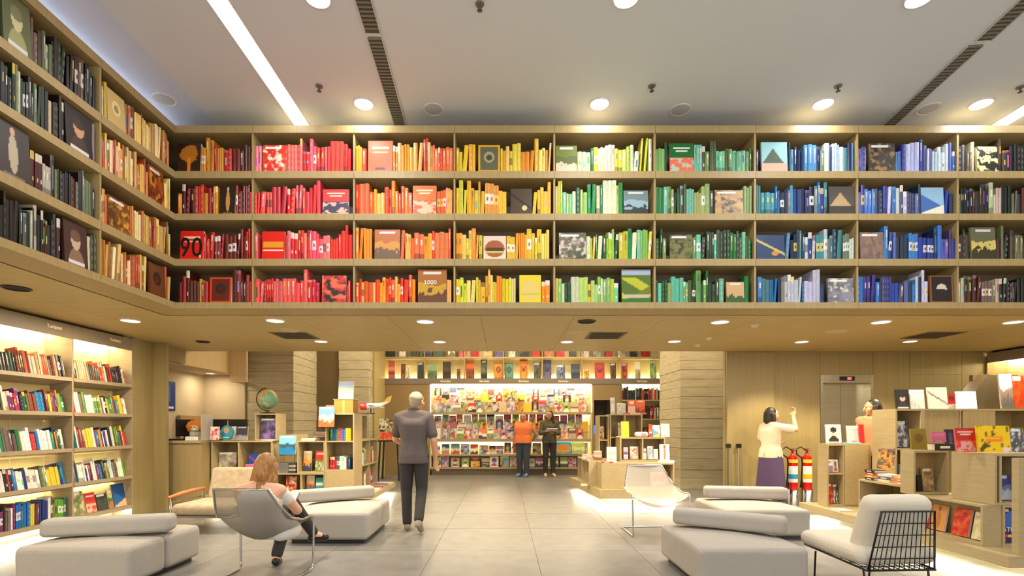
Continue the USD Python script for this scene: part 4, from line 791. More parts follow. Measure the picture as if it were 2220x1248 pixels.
row_px([(1324, 1333, 858, 'plain', ((226, 224, 220), (190, 186, 180), (150, 146, 140)), 'tall slim white book'), (1338, 1357, 870, 'photo', ((236, 234, 230), (170, 180, 170), (206, 190, 170)), 'white book'), (1362, 1378, 863, 'top', ((226, 190, 170), (226, 120, 50), (240, 226, 206)), 'orange and white book'), (1380, 1399, 864, 'land', ((226, 110, 30), (206, 90, 30), (120, 60, 30)), 'burnt orange book')], 9.5, 894, 1.521, 'on the top step of the lit island')
flat_pile('flat_book', 'orange book lying on the top step of the lit island', X_(1378, 9.42), 9.44, 1.521, .4, .1, (.025,), ((226, 100, 40),), 0)
row_px([(1340, 1346, 915, 'plain', ((206, 190, 180), (150, 120, 110), (190, 170, 160)), 'slim rosy book')], 9.45, 945, 1.101, 'in the top cubby of the lit island')
row_px([(1301, 1310, 920, 'photo', ((206, 150, 60), (226, 190, 110), (90, 60, 30)), 'amber book')], 9.45, 948, 1.051, 'in the slim tower of the lit island')
for y, c, w in ((9.15, (206, 110, 50), 'orange'), (9.6, (190, 176, 150), 'sand'), (10.05, (150, 176, 90), 'green')):
    stand_book(f'{w} picture book in the low side cubby of the lit island', 1.56, y, .274, .2, .27, 'photo', (c, tuple(min(255, k+30) for k in c), (226, 216, 196)), rot=-PI/2)
stand_book('coral photo book in the cubby behind the cream chair', 2.64, 8.6, .274, .3, .24, 'photo', ((226, 120, 110), (206, 80, 80), (236, 190, 170)))
flat_pile('flat_book', 'pale book lying on the deck of the lit island', 1.43, 9.0, .2505, .18, .11, (.02,), ((226, 214, 196),), PI/2)

# ---- long island at the far side
t = thing('display_island', 'long stepped oak display island in front of the elevator wall', 'display unit')
deck(t, [(4.28, 4.30), (6.9, 4.30), (6.9, 7.35), (4.28, 7.35)], .10, .20, .35)
unit(t, 4.43, 5.03, 6.95, 7.16, .201, 1.057, 'f', (.66,), (4.66,))
MB().box(4.672, 5.0, 6.944, 6.953, .224, 1.034).build('front_panel', wood_l, t)
unit(t, 4.42, 4.86, 5.56, 6.32, .201, .645, 'l', (), ())
unit(t, 4.865, 5.20, 6.3, 6.7, .201, 1.516, 'f', (1.03, .62))
unit(t, 5.202, 6.7, 6.3, 6.7, 1.03, 1.516, 'f', (), (5.68, 6.1))
MB().box(5.204, 5.66, 6.31, 6.33, 1.053, 1.49).box(5.70, 6.09, 6.296, 6.304, 1.053, 1.49).build('front_panel', wood, t)
MB().box(5.202, 6.7, 6.5, 6.68, .201, 1.029).build('rear_panel', wood, t)
unit(t, 4.33, 4.70, 5.36, 5.54, .581, 1.045, 'f')
unit(t, 4.50, 6.6, 4.65, 5.10, .581, 1.05, 'f', (), (4.56, 4.82))
unit(t, 4.40, 4.572, 4.66, 5.54, .201, .579, 'l')
unit(t, 4.574, 6.6, 4.65, 5.10, .201, .579, 'f', (), (4.82,))
unit(t, 4.574, 4.9, 5.102, 5.54, .201, .579, 'l')
MB().box(4.405, 4.475, 4.34, 4.40, .201, 1.03).build('end_post', wood_l, t)
for p0, p1, pt, pb, Y, z, kind, cols, nm in (
 (1793, 1806, 988, 1015, 7.02, .662, 'top', ((120, 150, 190), (236, 232, 226), (190, 50, 60)), 'white magazine with red title in the upper end cubby'),
 (1806, 1818, 988, 1015, 7.02, .662, 'port', ((210, 206, 200), (190, 110, 100), (150, 120, 110)), 'grey portrait magazine in the upper end cubby'),
 (1793, 1807, 1052, 1096, 7.0, .224, 'photo', ((190, 40, 40), (150, 40, 36), (214, 120, 80)), 'red picture book in the lower end cubby'),
 (1807, 1818, 1056, 1098, 7.02, .224, 'photo', ((50, 60, 46), (90, 90, 80), (220, 220, 214)), 'dark green and white book in the lower end cubby'),
 (1792, 1825, 917, 958, 7.05, 1.058, 'port', ((230, 226, 214), (60, 56, 54), (206, 200, 190)), 'white book with a black and white portrait, by the elevator'),
 (1838, 1866, 918, 956, 7.1, 1.058, 'plain', ((226, 216, 212), (206, 200, 206), (190, 120, 120)), 'pale lettered book beside the red slim book'),
 (1866, 1875, 919, 960, 7.05, 1.058, 'band', ((226, 40, 50), (214, 40, 50), (226, 60, 60)), 'slim red book beside the pale lettered book'),
 (1944, 1973, 842, 884, 6.4, 1.517, 'port', ((40, 36, 36), (60, 56, 56), (206, 170, 150)), 'dark magazine with pale figure on the top step'),
 (1976, 2006, 844, 886, 6.42, 1.517, 'top', ((230, 226, 206), (226, 226, 220), (190, 196, 206)), 'cream book with a pale blue field on the top step'),
 (2014, 2056, 838, 885, 6.44, 1.517, 'diag', ((236, 226, 200), (120, 110, 116), (206, 200, 180)), 'cream book with a grey diagonal roof on the top step'),
 (2053, 2075, 851, 873, 6.5, 1.58, 'frame', ((190, 40, 40), (170, 40, 36), (70, 40, 40)), 'small red book with dark figure on the top step'),
 (2076, 2119, 848, 886, 6.4, 1.517, 'plain', ((244, 242, 236), (240, 238, 232), (236, 232, 226)), 'blank white book on the top step'),
 (1945, 1972, 905, 962, 6.42, 1.032, 'photo', ((70, 70, 84), (110, 110, 120), (226, 220, 210)), 'grey-blue photo book in the tower cubby'),
 (1977, 2011, 922, 968, 5.42, 1.046, 'frame', ((150, 126, 44), (146, 122, 40), (120, 96, 40)), 'olive-gold book on the low cube'),
 (2021, 2052, 931, 953, 5.44, 1.126, 'plain', ((206, 110, 140), (214, 140, 160), (236, 206, 150)), 'pink book leaning on the black and green box'),
 (2053, 2073, 924, 968, 5.44, 1.047, 'port', ((50, 44, 50), (120, 90, 130), (110, 80, 120)), 'dark book with purple flowers behind the red book'),
 (2075, 2118, 930, 982, 4.86, 1.051, 'top', ((226, 60, 44), (190, 36, 36), (240, 200, 190)), 'red two-tone book on the near counter'),
 (2123, 2193, 922, 980, 4.80, 1.051, 'game', ((240, 200, 0), (240, 206, 10), (90, 80, 20)), 'large yellow game box with scattered small drawings'),
 (2194, 2222, 926, 978, 4.82, 1.051, 'photo', ((110, 100, 106), (80, 84, 80), (206, 206, 206)), 'grey photo book beside the yellow game box'),
 (2181, 2222, 898, 935, 6.36, 1.062, 'plain', ((206, 180, 20), (110, 96, 20), (190, 170, 20)), 'olive-yellow book in the upper cubby behind the game box'),
 (1951, 1970, 990, 1020, 6.4, .64, 'land', ((90, 160, 190), (110, 190, 210), (236, 236, 230)), 'sky-blue book in the middle tower cubby'),
 (2002, 2026, 993, 1042, 5.44, .604, 'photo', ((190, 160, 120), (120, 100, 60), (206, 180, 140)), 'sepia book in the low cube'),
 (1990, 2001, 1006, 1040, 5.42, .604, 'plain', ((30, 28, 28), (50, 46, 44), (20, 20, 20)), 'slim black book in the low cube')):
    stand_px(nm, p0, p1, pt, pb, Y, kind, cols, z=z, n=16)
t = thing('picture_book', 'large blue and violet atlas with a globe, standing in the near end cubby', 'book', tr(4.702, 4.70, .2275)@rotx(-math.radians(3)))
hW = .30
cover_mesh(.20, .32, .03, 'plain', ((54, 40, 120), (54, 40, 120), (54, 40, 120)), R4).build('cover', printm, t, col=True)
gl_ = trimesh.creation.cylinder(.09, .001, sections=40); gl_.vertices = trimesh.transform_points(gl_.vertices, rotx(PI/2)); n = meshkit.fbm(gl_.vertices*20, 3)
MB().add(np.clip(gl_.vertices+np.array((.02, -.0012, .20)), (-.099, -9, 0), (.099, 9, .315)), gl_.faces).build('globe_print', M_((60, 100, 190), .4), t)
lettering('ATLAS', .040, .01, .10).xf(tr(0, -.0022, 0)).build('lettering', M_((226, 206, 170)), t)
for x, z, c in ((-.05, .06, (200, 60, 40)), (-.01, .06, (226, 190, 60)), (.04, .04, (60, 150, 60)), (.06, .07, (60, 150, 190)), (-.075, .02, (230, 200, 190)), (-.075, .295, (226, 216, 216)), (-.03, .295, (236, 206, 160))): MB().box(x-.02, x+.02, -.0015, -.0003, z-.012, z+.012).build('sticker', M_(c), t)
stand_px('blue and white picture book above the atlas in the near end cubby', 2156, 2195, 1018, 1072, 4.78, 'land', ((80, 80, 140), (120, 130, 170), (190, 190, 200)), z=.604, n=14)
for (y, w_, h_, kind, cols, nm) in ((5.42, .17, .25, 'flower', ((190, 50, 44), (120, 40, 40), (206, 90, 70)), 'red patterned'), (5.24, .17, .26, 'figure', ((206, 150, 90), (190, 120, 60), (150, 90, 50)), 'tan'), (4.98, .18, .27, 'flower', ((206, 50, 50), (226, 110, 50), (190, 40, 50)), 'red and orange floral'), (4.77, .17, .26, 'photo', ((220, 206, 150), (200, 190, 150), (236, 226, 190)), 'cream handwritten')):
    stand_book(f'{nm} book facing out in the low niche behind the wire chair', 4.47, y, .224, w_, h_, kind, cols, rot=-PI/2, tilt=10, n=14)
for (y, nm, cols) in ((6.14, 'black', ((50, 44, 36), (84, 70, 40), (110, 90, 50))), (5.94, 'grey and red', ((120, 116, 110), (206, 200, 190), (160, 50, 50))), (5.74, 'ochre and maroon', ((200, 150, 70), (120, 40, 40), (206, 190, 170)))):
    stand_book(f'{nm} book leaning in the niche above the armrest of the wire chair', 4.52, y, .224, .19, .27, 'top', cols, rot=-PI/2, tilt=16, n=14)
flat_pile('stacked_paperback', 'black and yellow paperback on the niche top', 4.53, 6.18, .646, .17, .14, (.03,)*4, ((60, 50, 40), (206, 150, 50), (190, 60, 40), (40, 38, 36)), -PI/2)
flat_pile('stacked_paperback', 'cream and indigo paperback on the niche top', 4.53, 5.95, .646, .2, .14, (.03,)*3, ((226, 206, 150), (90, 80, 120), (220, 210, 190)), -PI/2)
flat_pile('stacked_paperback', 'orange paperback on the niche top', 4.53, 5.70, .646, .2, .14, (.03,)*3, ((226, 150, 90), (220, 130, 80), (230, 170, 110)), -PI/2)
stand_book('black and orange graphic book leaning above the paperback piles', 4.60, 6.12, .78, .18, .25, 'flower', ((60, 50, 44), (236, 160, 20), (120, 100, 90)), rot=-PI/3, tilt=14, n=14)
flat_pile('boxed_set', 'black box with green label under the pink book', X_(2038, 5.45), 5.45, 1.0455, .22, .16, (.07,), ((40, 40, 38),), 0)
flat_pile('flat_book', 'white book lying on the deck before the end cubby', 4.40, 6.6, .2005, .2, .17, (.02,), ((230, 224, 214),), PI/2)
flat_pile('flat_book', 'pink book lying on the deck by the wire chair', 4.345, 6.2, .2005, .18, .11, (.016,), ((214, 170, 160),), PI/2)
flat_pile('flat_book', 'teal book lying on the end block by the elevator', X_(1845, 7.0), 7.0, 1.0575, .24, .07, (.022,), ((140, 200, 204),), .1)
flat_pile('flat_book', 'small white book under the little red book on the top step', X_(2064, 6.5), 6.52, 1.5165, .17, .1, (.03, .03), ((240, 238, 232), (236, 232, 226)), 0)
x = X_(1916, 7.0)
t = thing('sign_holder', 'clear acrylic sign holder on the end block before the woman', 'sign holder', tr(x, 7.02, 1.058))
MB().box(-.13, .13, -.003, .003, 0, .32).build('pane', acrylic, t); MB().box(-.13, .13, -.05, .05, 0, .006).build('foot', acrylic, t); MB().box(-.13, .13, -.004, .004, .318, .326).build('top_edge', white_p, t)
# tilted rack with magazines at the frame edge
t = thing('magazine_rack', 'dark sloping magazine rack on the far end of the island', 'rack', tr(6.00, 6.47, 1.517))
MB().add([(-.16, 0, 0), (.12, 0, 0), (.25, 0, .42), (.18, 0, .45), (-.16, .2, 0), (.12, .2, 0), (.25, .2, .42), (.18, .2, .45)], [(0, 1, 2, 3), (7, 6, 5, 4), (0, 4, 5, 1), (1, 5, 6, 2), (2, 6, 7, 3), (3, 7, 4, 0)]).build('side_panel', M_((74, 60, 34)), t); MB().box(.12, .7, .15, .2, 0, .45).build('back_panel', M_((74, 60, 34)), t)
for p0, p1, pt, kind, cols, nm in ((2172, 2200, 808, 'land', ((236, 232, 226), (150, 130, 116), (110, 104, 96)), 'grey photo magazine standing in the sloping rack'), (2201, 2226, 812, 'photo', ((170, 70, 30), (206, 100, 30), (226, 60, 20)), 'orange magazine standing in the sloping rack')):
    stand_px(nm, p0, p1, pt, 884, 6.33, kind, cols, z=1.518, n=14)

# ================================================================== MAGAZINE WALL
YM = 13.5
S = F/YM
mw = thing('magazine_wall', 'wall-wide magazine display with glowing niche below an upper bookshelf', 'display unit')
mx = lambda px: (px-CX)/S
mz = lambda py: H+(CY-py)/S
N0, N1 = mx(935), mx(1281)
MB().box(mx(832), N0-.03, YM, YM+.06, 0, mz(832)).build('side_panel', M_((150, 124, 80)), mw); MB().box(N1+.03, mx(1288), YM, YM+.06, 0, mz(832)).build('side_panel', M_((150, 124, 80)), mw)
MB().box(mx(1324), mx(1346), YM, YM+.06, 0, mz(832)).build('side_panel', M_((150, 124, 80)), mw); MB().box(mx(1288), mx(1324), YM, YM+.06, mz(867), mz(832)).build('side_panel', M_((150, 124, 80)), mw)
MB().box(mx(1288), mx(1324), YM+.5, YM+.56, 0, mz(867)).build('alcove_back', M_((60, 48, 36)), mw); MB().box(mx(1288), mx(1324), YM, YM+.06, 0, mz(940)).build('alcove_front', M_((150, 124, 80)), mw)
for a, b in zip((832, 920, 1007, 1091, 1176, 1262, 1347), (920, 1007, 1091, 1176, 1262, 1347, 1470)):
    MB().box(mx(a)+.002, mx(b)-.002, YM-.02, YM+.02, mz(832), mz(820)).build('fascia', fascia_m, mw)
    MB().box(mx(a), mx(b), YM+.02, YM+.30, mz(832), mz(820)-.005).build('shelf', wood, mw); MB().box(mx(a), mx(b), YM, YM+.30, mz(777), mz(773)).build('shelf', wood_l, mw)
    MB().box(mx(a)-.015, mx(a)+.015, YM, YM+.30, mz(820), mz(777)).build('upright', wood, mw); MB().box(mx(a)-.015, mx(a)+.015, YM, YM+.30, mz(773), mz(730)).build('upright', wood, mw)
    MB().box(mx(a), mx(b), YM+.30, YM+.33, mz(832), mz(725)).build('back_panel', lit_back, mw)
    MB().box(mx(a)+.03, mx(b)-.03, YM+.26, YM+.29, mz(820), mz(820)+.02).build('led_strip', led_e, mw)
    if a != 832 and a < 1262 or a == 1347:
        lt = meshkit.text_mesh('Revistas', .05, .002, True); lt.apply_translation((-lt.bounds[:, 0].mean(), 0, 0)); MB().tm(lt, tr(mx(b)-.5 if a != 1347 else mx(1392), YM-.021, mz(828))@rotx(PI/2)).build('lettering', M_((250, 236, 200)), mw)
MB().box(mx(832), mx(1470), YM, YM+.30, mz(728), mz(724)).build('top_panel', wood, mw)
# niche
MB().box(N0-.03, N0, YM-.004, YM+.5, mz(1016), mz(832)).box(N1, N1+.03, YM-.004, YM+.5, mz(1016), mz(832)).build('niche_side', lit_back, mw)
MB().box(N0, N1, YM+.47, YM+.5, 0, mz(832)).build('niche_back', lit_back, mw)
MB().box(N0, N1, YM, YM+.03, mz(836), mz(833)).build('led_strip', led_e, mw)
for x in (N0-.025, N1+.005): MB().box(x, x+.02, YM-.008, YM-.004, mz(893), mz(834)).build('led_strip', led_e, mw)
for py in (842, 899, 958): MB().box(N0+.03, N1-.03, YM+.38, YM+.42, mz(py), mz(py)+.02).build('led_strip', led_e, mw)
for pt, pb in ((893, 898), (951, 957), (984, 988), (1012, 1016)): MB().box(N0, N1, YM-.02, YM+.47, mz(pb), mz(pt)).build('shelf', wood, mw)
MB().box(N0, N1, YM+.02, YM+.06, 0, mz(1016)).build('kickboard', wood_d, mw)
r = random.Random(31)
MG = [((206, 60, 50), (240, 226, 200), (60, 50, 50)), ((226, 180, 50), (60, 60, 60), (226, 100, 60)), ((60, 80, 120), (206, 206, 206), (190, 130, 100)), ((40, 40, 44), (200, 160, 60), (190, 190, 190)), ((226, 226, 220), (190, 60, 60), (110, 130, 150)), ((226, 130, 90), (240, 226, 210), (90, 60, 50)), ((110, 150, 140), (230, 226, 210), (190, 80, 60)), ((200, 170, 140), (120, 80, 60), (230, 210, 190)), ((190, 110, 130), (240, 220, 210), (90, 60, 90)), ((150, 170, 80), (240, 236, 200), (70, 80, 50))]
COLN = ['red', 'amber', 'slate-blue', 'black', 'white', 'apricot', 'sage-green', 'beige', 'rose', 'lime-green']
for ri, (pt, pb, tiers, rn) in enumerate(((846, 893, 3, 'top'), (902, 951, 3, 'second'))):
    for k in range(tiers):
        zb = mz(pb)+.001+k*.19; y = YM+.02+k*.11; x = N0+.05; n = 0
        if k: MB().box(N0+.02, N1-.02, y-.03, y+.06, zb-.012, zb-.001).build('tier', wood_l, mw)
        while x < N1-.2:
            w = r.uniform(.16, .22); h = r.uniform(.24, .29); c = r.randrange(len(MG))
            put_cover('magazine', f'{COLN[c]} magazine, {nth(n)} in the {["lowest", "middle", "highest"][k]} tier of the {rn} niche shelf', tr(x+w/2, y, zb+.002), w, h, .006, r.choice(['port', 'photo', 'top', 'flower', 'patch', 'plain', 'land']), MG[c], r, 'magazines in the glowing niche', 'magazine', 6, 8, 8)
            x += w+r.uniform(.004, .03); n += 1
for pb, pt, rn in ((984, 960, 'third'), (1012, 990, 'bottom')):
    x = N0+.04; n = 0
    while x < N1-.24:
        w = r.uniform(.17, .25); h = r.uniform(.22, .31); c = r.randrange(len(MG))
        put_cover('magazine', f'{COLN[c]} magazine, {nth(n)} on the {rn} niche shelf', tr(x+w/2, YM+.03, mz(pb)+.002), w, h, .012, r.choice(['port', 'photo', 'top', 'flower', 'patch', 'land', 'frame']), MG[c], r, 'magazines in the glowing niche', 'magazine', 7, 9, 10)
        x += w+r.uniform(.01, .06); n += 1
stand_px('large turquoise picture magazine with an orange ball, beside the dark-haired woman', 1203, 1239, 957, 983, YM-.06, 'bun', ((60, 170, 200), (226, 150, 50), (226, 150, 50)), z=mz(984)+.002)
stand_px('yellow-green picture magazine beside the turquoise one', 1240, 1268, 957, 983, YM-.06, 'land', ((200, 206, 90), (226, 226, 190), (180, 190, 90)), z=mz(984)+.002)
# face-out books above
UC = [(841, 855, 'rosy'), (868, 878, 'brown'), (879, 888, 'cream'), (904, 918, 'dark green'), (926, 947, 'green landscape'), (959, 977, 'dark brown'), (990, 998, 'small brown'), (1010, 1028, 'rust'), (1042, 1056, 'slate green'), (1071, 1090, 'amber and brown'), (1094, 1113, 'teal'), (1127, 1144, 'orange'), (1158, 1173, 'grey-green'), (1178, 1196, 'violet-grey'), (1207, 1226, 'blue-grey'), (1239, 1258, 'dark blue'), (1268, 1278, 'small orange'), (1291, 1312, 'red and yellow'), (1325, 1337, 'dark wooden'), (1350, 1362, 'red-topped'), (1379, 1390, 'pale pink'), (1411, 1425, 'green and cream')]
UCOL = {'rosy': (206, 120, 100), 'brown': (130, 80, 50), 'cream': (226, 210, 160), 'dark green': (60, 70, 50), 'green landscape': (110, 130, 90), 'dark brown': (70, 46, 30), 'small brown': (110, 70, 40), 'rust': (150, 80, 40), 'slate green': (80, 90, 70), 'amber and brown': (170, 110, 40), 'teal': (80, 110, 90), 'orange': (200, 120, 40), 'grey-green': (90, 90, 76), 'violet-grey': (90, 86, 110), 'blue-grey': (110, 120, 140), 'dark blue': (60, 70, 90), 'small orange': (206, 140, 50), 'red and yellow': (180, 60, 50), 'dark wooden': (90, 60, 26), 'red-topped': (190, 90, 70), 'pale pink': (226, 200, 170), 'green and cream': (150, 170, 110)}
for k, (p0, p1, nm) in enumerate(UC):
    c = UCOL[nm]; h = r.uniform(.36, .52) if 'small' not in nm else .26
    put_cover('large_book', f'{nm} book facing out on the shelf above the magazine niche', tr(mx((p0+p1)/2), YM+.06, mz(820)+.004), (p1-p0)/S, h, .03, r.choice(['port', 'land', 'photo', 'top', 'frame', 'band']), (c, tuple(min(255, int(x*1.35)) for x in c), tuple(int(x*.6) for x in c)), r, 'large books above the magazine niche', 'book', 8, 11, 6)
for k in range(22):
    px = 845+26.5*k; c = r.choice([(190, 40, 30), (110, 60, 50), (200, 130, 90), (70, 76, 50), (190, 90, 80), (226, 206, 160), (160, 160, 30), (60, 80, 66), (150, 150, 130), (206, 180, 60), (80, 70, 110), (200, 190, 170)])
    put_cover('large_book', f'{nth(k)} book from the pilaster on the highest shelf under the soffit edge', tr(mx(px), YM+.06, mz(773)+.004), r.uniform(.16, .26), r.uniform(.34, .46), .03, r.choice(['port', 'land', 'photo', 'top', 'frame']), (c, tuple(min(255, int(x*1.3)) for x in c), tuple(int(x*.6) for x in c)), r, 'large books on the highest rear shelf', 'book', 8, 11, 6)
# lit shelves beside the alcove
sb = thing('lit_bookcase', 'small glowing bookcase beside the alcove behind the lit island', 'bookcase')
q0, q1 = mx(1347), mx(1470)
MB().box(q0, q1, YM+.30, YM+.33, 0, mz(832)).build('back_panel', lit_back, sb); MB().box(q0, q0+.02, YM, YM+.3, 0, mz(832)-.01).box(q1-.02, q1, YM, YM+.3, 0, mz(832)-.01).build('side_panel', wood, sb)
MB().box(q0+.03, q1-.03, YM+.2, YM+.24, mz(835), mz(835)+.02).build('led_strip', led_e, sb)
for pz in (866, 907, 950, 990): MB().box(q0+.02, q1-.02, YM, YM+.3, mz(pz)-.04, mz(pz)).build('shelf', wood, sb)
for pz, w in ((866, 'top'), (907, 'second'), (950, 'third')):
    fill(('hardback', PD), q0+.03, q1-.03, mz(pz)+.001, lambda x, y, z: tr(x, YM+.03+y, z), r, .36, f'on the {w} shelf of the small glowing bookcase', wr=(.03, .06), hr=(.24, .34), lean=.1, depth=(.16, .2))
t = thing('kiosk_screen', 'dark alcove screen with a blue display', 'screen', tr(mx(1304), YM+.2, 0))
MB().box(-.2, .2, -.02, .02, 1.0, 1.36, b=.004).build('housing', black, t); MB().box(-.17, -.02, -.024, -.0205, 1.06, 1.32).build('display', emit('blue_display', (.12, .3, .9), 1.2), t); MB().tube([(0, 0, 0), (0, 0, 1.0)], .03, 8).build('post', black, t)

# ================================================================== SERVICE COUNTER
t = thing('service_counter', 'veneer service counter in the nook beside the tall bookcase', 'counter')
MB().box(-6.1, -4.86, 8.09, 8.13, 0, 1.03).build('front_panel', wood, t); MB().box(-6.1, -4.81, 8.05, 8.75, 1.03, 1.07, b=.003).build('worktop', wood_l, t); MB().box(-4.86, -4.82, 8.09, 8.70, 0, 1.03).build('end_panel', wood, t)
t = thing('back_cabinet', 'beige cabinet with a pale ledge behind the service counter', 'cabinet', tr(0, 0, 0))
MB().box(-6.12, -5.60, 9.5, 10.3, 0, 1.04).build('body', M_((176, 146, 100)), t); MB().box(-6.12, -5.56, 9.46, 10.3, 1.04, 1.07).build('ledge', M_((206, 180, 134)), t); MB().box(-6.12, -6.05, 9.5, 10.3, 1.07, 1.50).build('splashback', M_((170, 140, 96)), t)
t = thing('wall_poster', 'deep blue poster with pale lettering on the nook wall', 'poster', tr(-6.128, 9.15, 0))
MB().box(0, .012, -.30, .30, 1.58, 2.12).build('sheet', M_((24, 44, 130), .3), t); MB().box(.0125, .0135, -.2, .16, 1.75, 2.05).build('artwork', M_((50, 110, 200), .3), t); MB().box(.0125, .0135, .1, .25, 1.62, 1.66).build('caption', M_((230, 236, 246), .3), t)
for k, (px, w) in enumerate(((472, 'beside the white book'), (516, 'beside the dark book'))):
    t = thing('pos_monitor', 'black till monitor seen from behind, '+w, 'monitor', tr(X_(px, 8.6), 8.6, 1.071))
    MB().box(-.16, .16, -.012, .012, .16, .34, b=.004).build('screen', black, t); MB().box(-.165, .165, -.02, .02, .325, .345).build('top_bezel', M_((50, 34, 28), .3), t); MB().tube([(0, .02, .01), (0, .02, .25)], .018, 8).build('stem', black, t); MB().lathe([(0, 0), (.09, 0), (.09, .012), (0, .012)], 20).build('foot', black, t)
t = thing('laptop_monitor', 'slim black screen beside the orange plush lion', 'monitor', tr(X_(402, 8.5), 8.5, 1.071)@rotz(math.radians(58)))
MB().box(-.15, .15, -.012, .012, .06, .34, b=.004).build('screen', black, t); MB().tube([(0, .02, .01), (0, .02, .15)], .02, 8).build('stem', black, t); MB().box(-.1, .1, -.08, .08, 0, .012).build('foot', black, t)
t = thing('plush_lion', 'plush lion with an orange mane on the service counter', 'plush toy', tr(X_(424, 8.45), 8.45, 1.071))
ic = trimesh.creation.icosphere(3, 1.0)
def blobm(c, r_, amp=.0, fr=20):
    v = ic.vertices*np.array(r_); v = v*(1+amp*(meshkit.noise(ic.vertices*fr)[:, None]-.5)); return v+np.array(c)
MB().add(blobm((0, 0, .09), (.085, .10, .09)), ic.faces).build('body', M_((190, 180, 160), .9), t, True); MB().add(blobm((-.02, 0, .22), (.12, .10, .11), .35), ic.faces).build('mane', M_((216, 130, 40), .9), t, True)
MB().add(blobm((.03, -.075, .19), (.065, .05, .06)), ic.faces).build('head', M_((206, 190, 160), .9), t, True); MB().add(blobm((.05, -.12, .175), (.03, .02, .02)), ic.faces).build('muzzle', M_((230, 222, 206), .9), t, True)
for s in (-1, 1): MB().add(blobm((.03+s*.025, -.12, .21), (.008, .006, .008)), ic.faces).build('eye', black, t, True); MB().add(blobm((s*.06, -.11, .03), (.035, .05, .03)), ic.faces).build('paw', M_((206, 190, 160), .9), t, True)
t = thing('keyboard', 'dark keyboard lying at the counter edge', 'keyboard', tr(X_(374, 8.25), 8.25, 1.071))
MB().box(-.17, .17, -.06, .06, 0, .018, b=.003).build('case', black, t); MB().box(-.16, .16, -.05, .05, .018, .024).build('keys', M_((60, 58, 56)), t)
t = thing('acrylic_screen', 'frosted acrylic divider on the service counter beside the lion', 'screen', tr(X_(444, 8.2), 8.22, 1.071))
MB().box(-.004, .004, -.12, .2, 0, .42).build('sheet', frosted, t); MB().box(-.04, .04, -.1, .18, 0, .006).build('foot', frosted, t)
flat_pile('flat_book', 'white paper pad beside the lion on the counter', X_(422, 8.2), 8.2, 1.0705, .2, .16, (.06,), ((240, 238, 232),), .1)
stand_px('white book with pink silhouettes leaning on the counter', 455, 474, 921, 950, 8.2, 'photo', ((240, 232, 226), (226, 150, 160), (190, 60, 60)), z=1.0715)
stand_px('white bestiary card behind the blue book', 500, 512, 920, 950, 8.43, 'photo', ((236, 232, 214), (150, 146, 130), (190, 180, 150)), z=ZA+.0015)
stand_px('navy book with a pale skyline beside the globe cubby', 511, 536, 922, 952, 8.36, 'land', ((60, 62, 80), (60, 62, 80), (160, 156, 160)), z=ZA+.0015)
t = thing('shaped_book', 'rounded blue children book standing on the island top', 'book', tr(X_(489, 8.36), 8.36, ZA+.008)@rotx(-math.radians(8)))
from shapely.geometry import Point
from shapely import affinity
sh = affinity.scale(Point(0, 0).buffer(1, 24), .10, .125); cv = trimesh.creation.extrude_polygon(sh, .025, engine='earcut'); MB().tm(cv, tr(0, .03, .125)@rotx(PI/2)).build('cover', M_((50, 150, 180), .4), t)
sh = affinity.scale(Point(0, .02).buffer(1, 24), .045, .05); cv = trimesh.creation.extrude_polygon(sh, .002, engine='earcut'); MB().tm(cv, tr(0, .0045, .145)@rotx(PI/2)).build('emblem', M_((200, 160, 110), .4), t); MB().box(-.05, .05, .002, .0045, .04, .055).build('caption', M_((220, 230, 226), .4), t)
# fire extinguishers in a steel rack
def extinguisher(px, lab, band):
    x = X_(px, 8.35); t = thing('fire_extinguisher', lab, 'fire extinguisher', tr(x, 8.35, .24))
    MB().lathe([(0, 0), (.06, 0), (.075, .02), (.076, .50), (.066, .56), (.03, .59), (.024, .62), (0, .62)], 24).build('cylinder', M_((206, 20, 16), .25), t, 40)
    MB().lathe([(.0772, .14), (.0778, .145), (.0778, .40), (.0772, .405)], 24).build('label', M_((236, 232, 230), .4), t); MB().lathe([(.079, .20), (.0795, .205), (.0795, .27), (.079, .275)], 24).build('coloured_band', M_(band, .4), t)
    MB().lathe([(.0772, .46), (.0778, .465), (.0778, .51), (.0765, .515)], 24).build('notice', M_((240, 200, 60), .4), t)
    MB().tube([(0, 0, .61), (0, 0, .68)], .018, 10).build('valve', M_((110, 60, 40), .4), t); MB().box(-.015, .015, -.09, .03, .66, .672, b=.002).box(-.012, .012, -.10, .03, .69, .70, b=.002).build('handle', M_((190, 60, 30), .4), t)
    MB().tube([(0, .02, .66), (-.08, .03, .72), (-.17, .0, .68), (-.18, -.02, .60), (-.10, -.03, .54), (-.085, -.02, .45), (-.083, 0, .2)], .011, 8).build('hose', black, t, True)
    MB().tube([(-.083, 0, .2), (-.083, 0, .05)], [.012, .03], 10).build('horn', black, t)
extinguisher(1718, 'red fire extinguisher with a blue band, nearer the wooden door', (40, 150, 190)); extinguisher(1749, 'red fire extinguisher with a yellow band, nearer the elevator', (236, 190, 20))
for px, w in ((1718, 'under the blue-banded extinguisher'), (1749, 'under the yellow-banded extinguisher')):
    t = thing('extinguisher_stand', 'bright steel floor stand '+w, 'stand', tr(X_(px, 8.35), 8.35, 0))
    MB().lathe([(0, 0), (.10, 0), (.10, .012), (.095, .014), (0, .014)], 24).build('base', steel, t); MB().lathe([(.085, .014), (.09, .014), (.09, .26), (.085, .26), (.085, .014)], 24).build('sleeve', chrome, t, 40); MB().lathe([(0, .225), (.083, .225), (.083, .236), (0, .236)], 24).build('rest', steel, t)

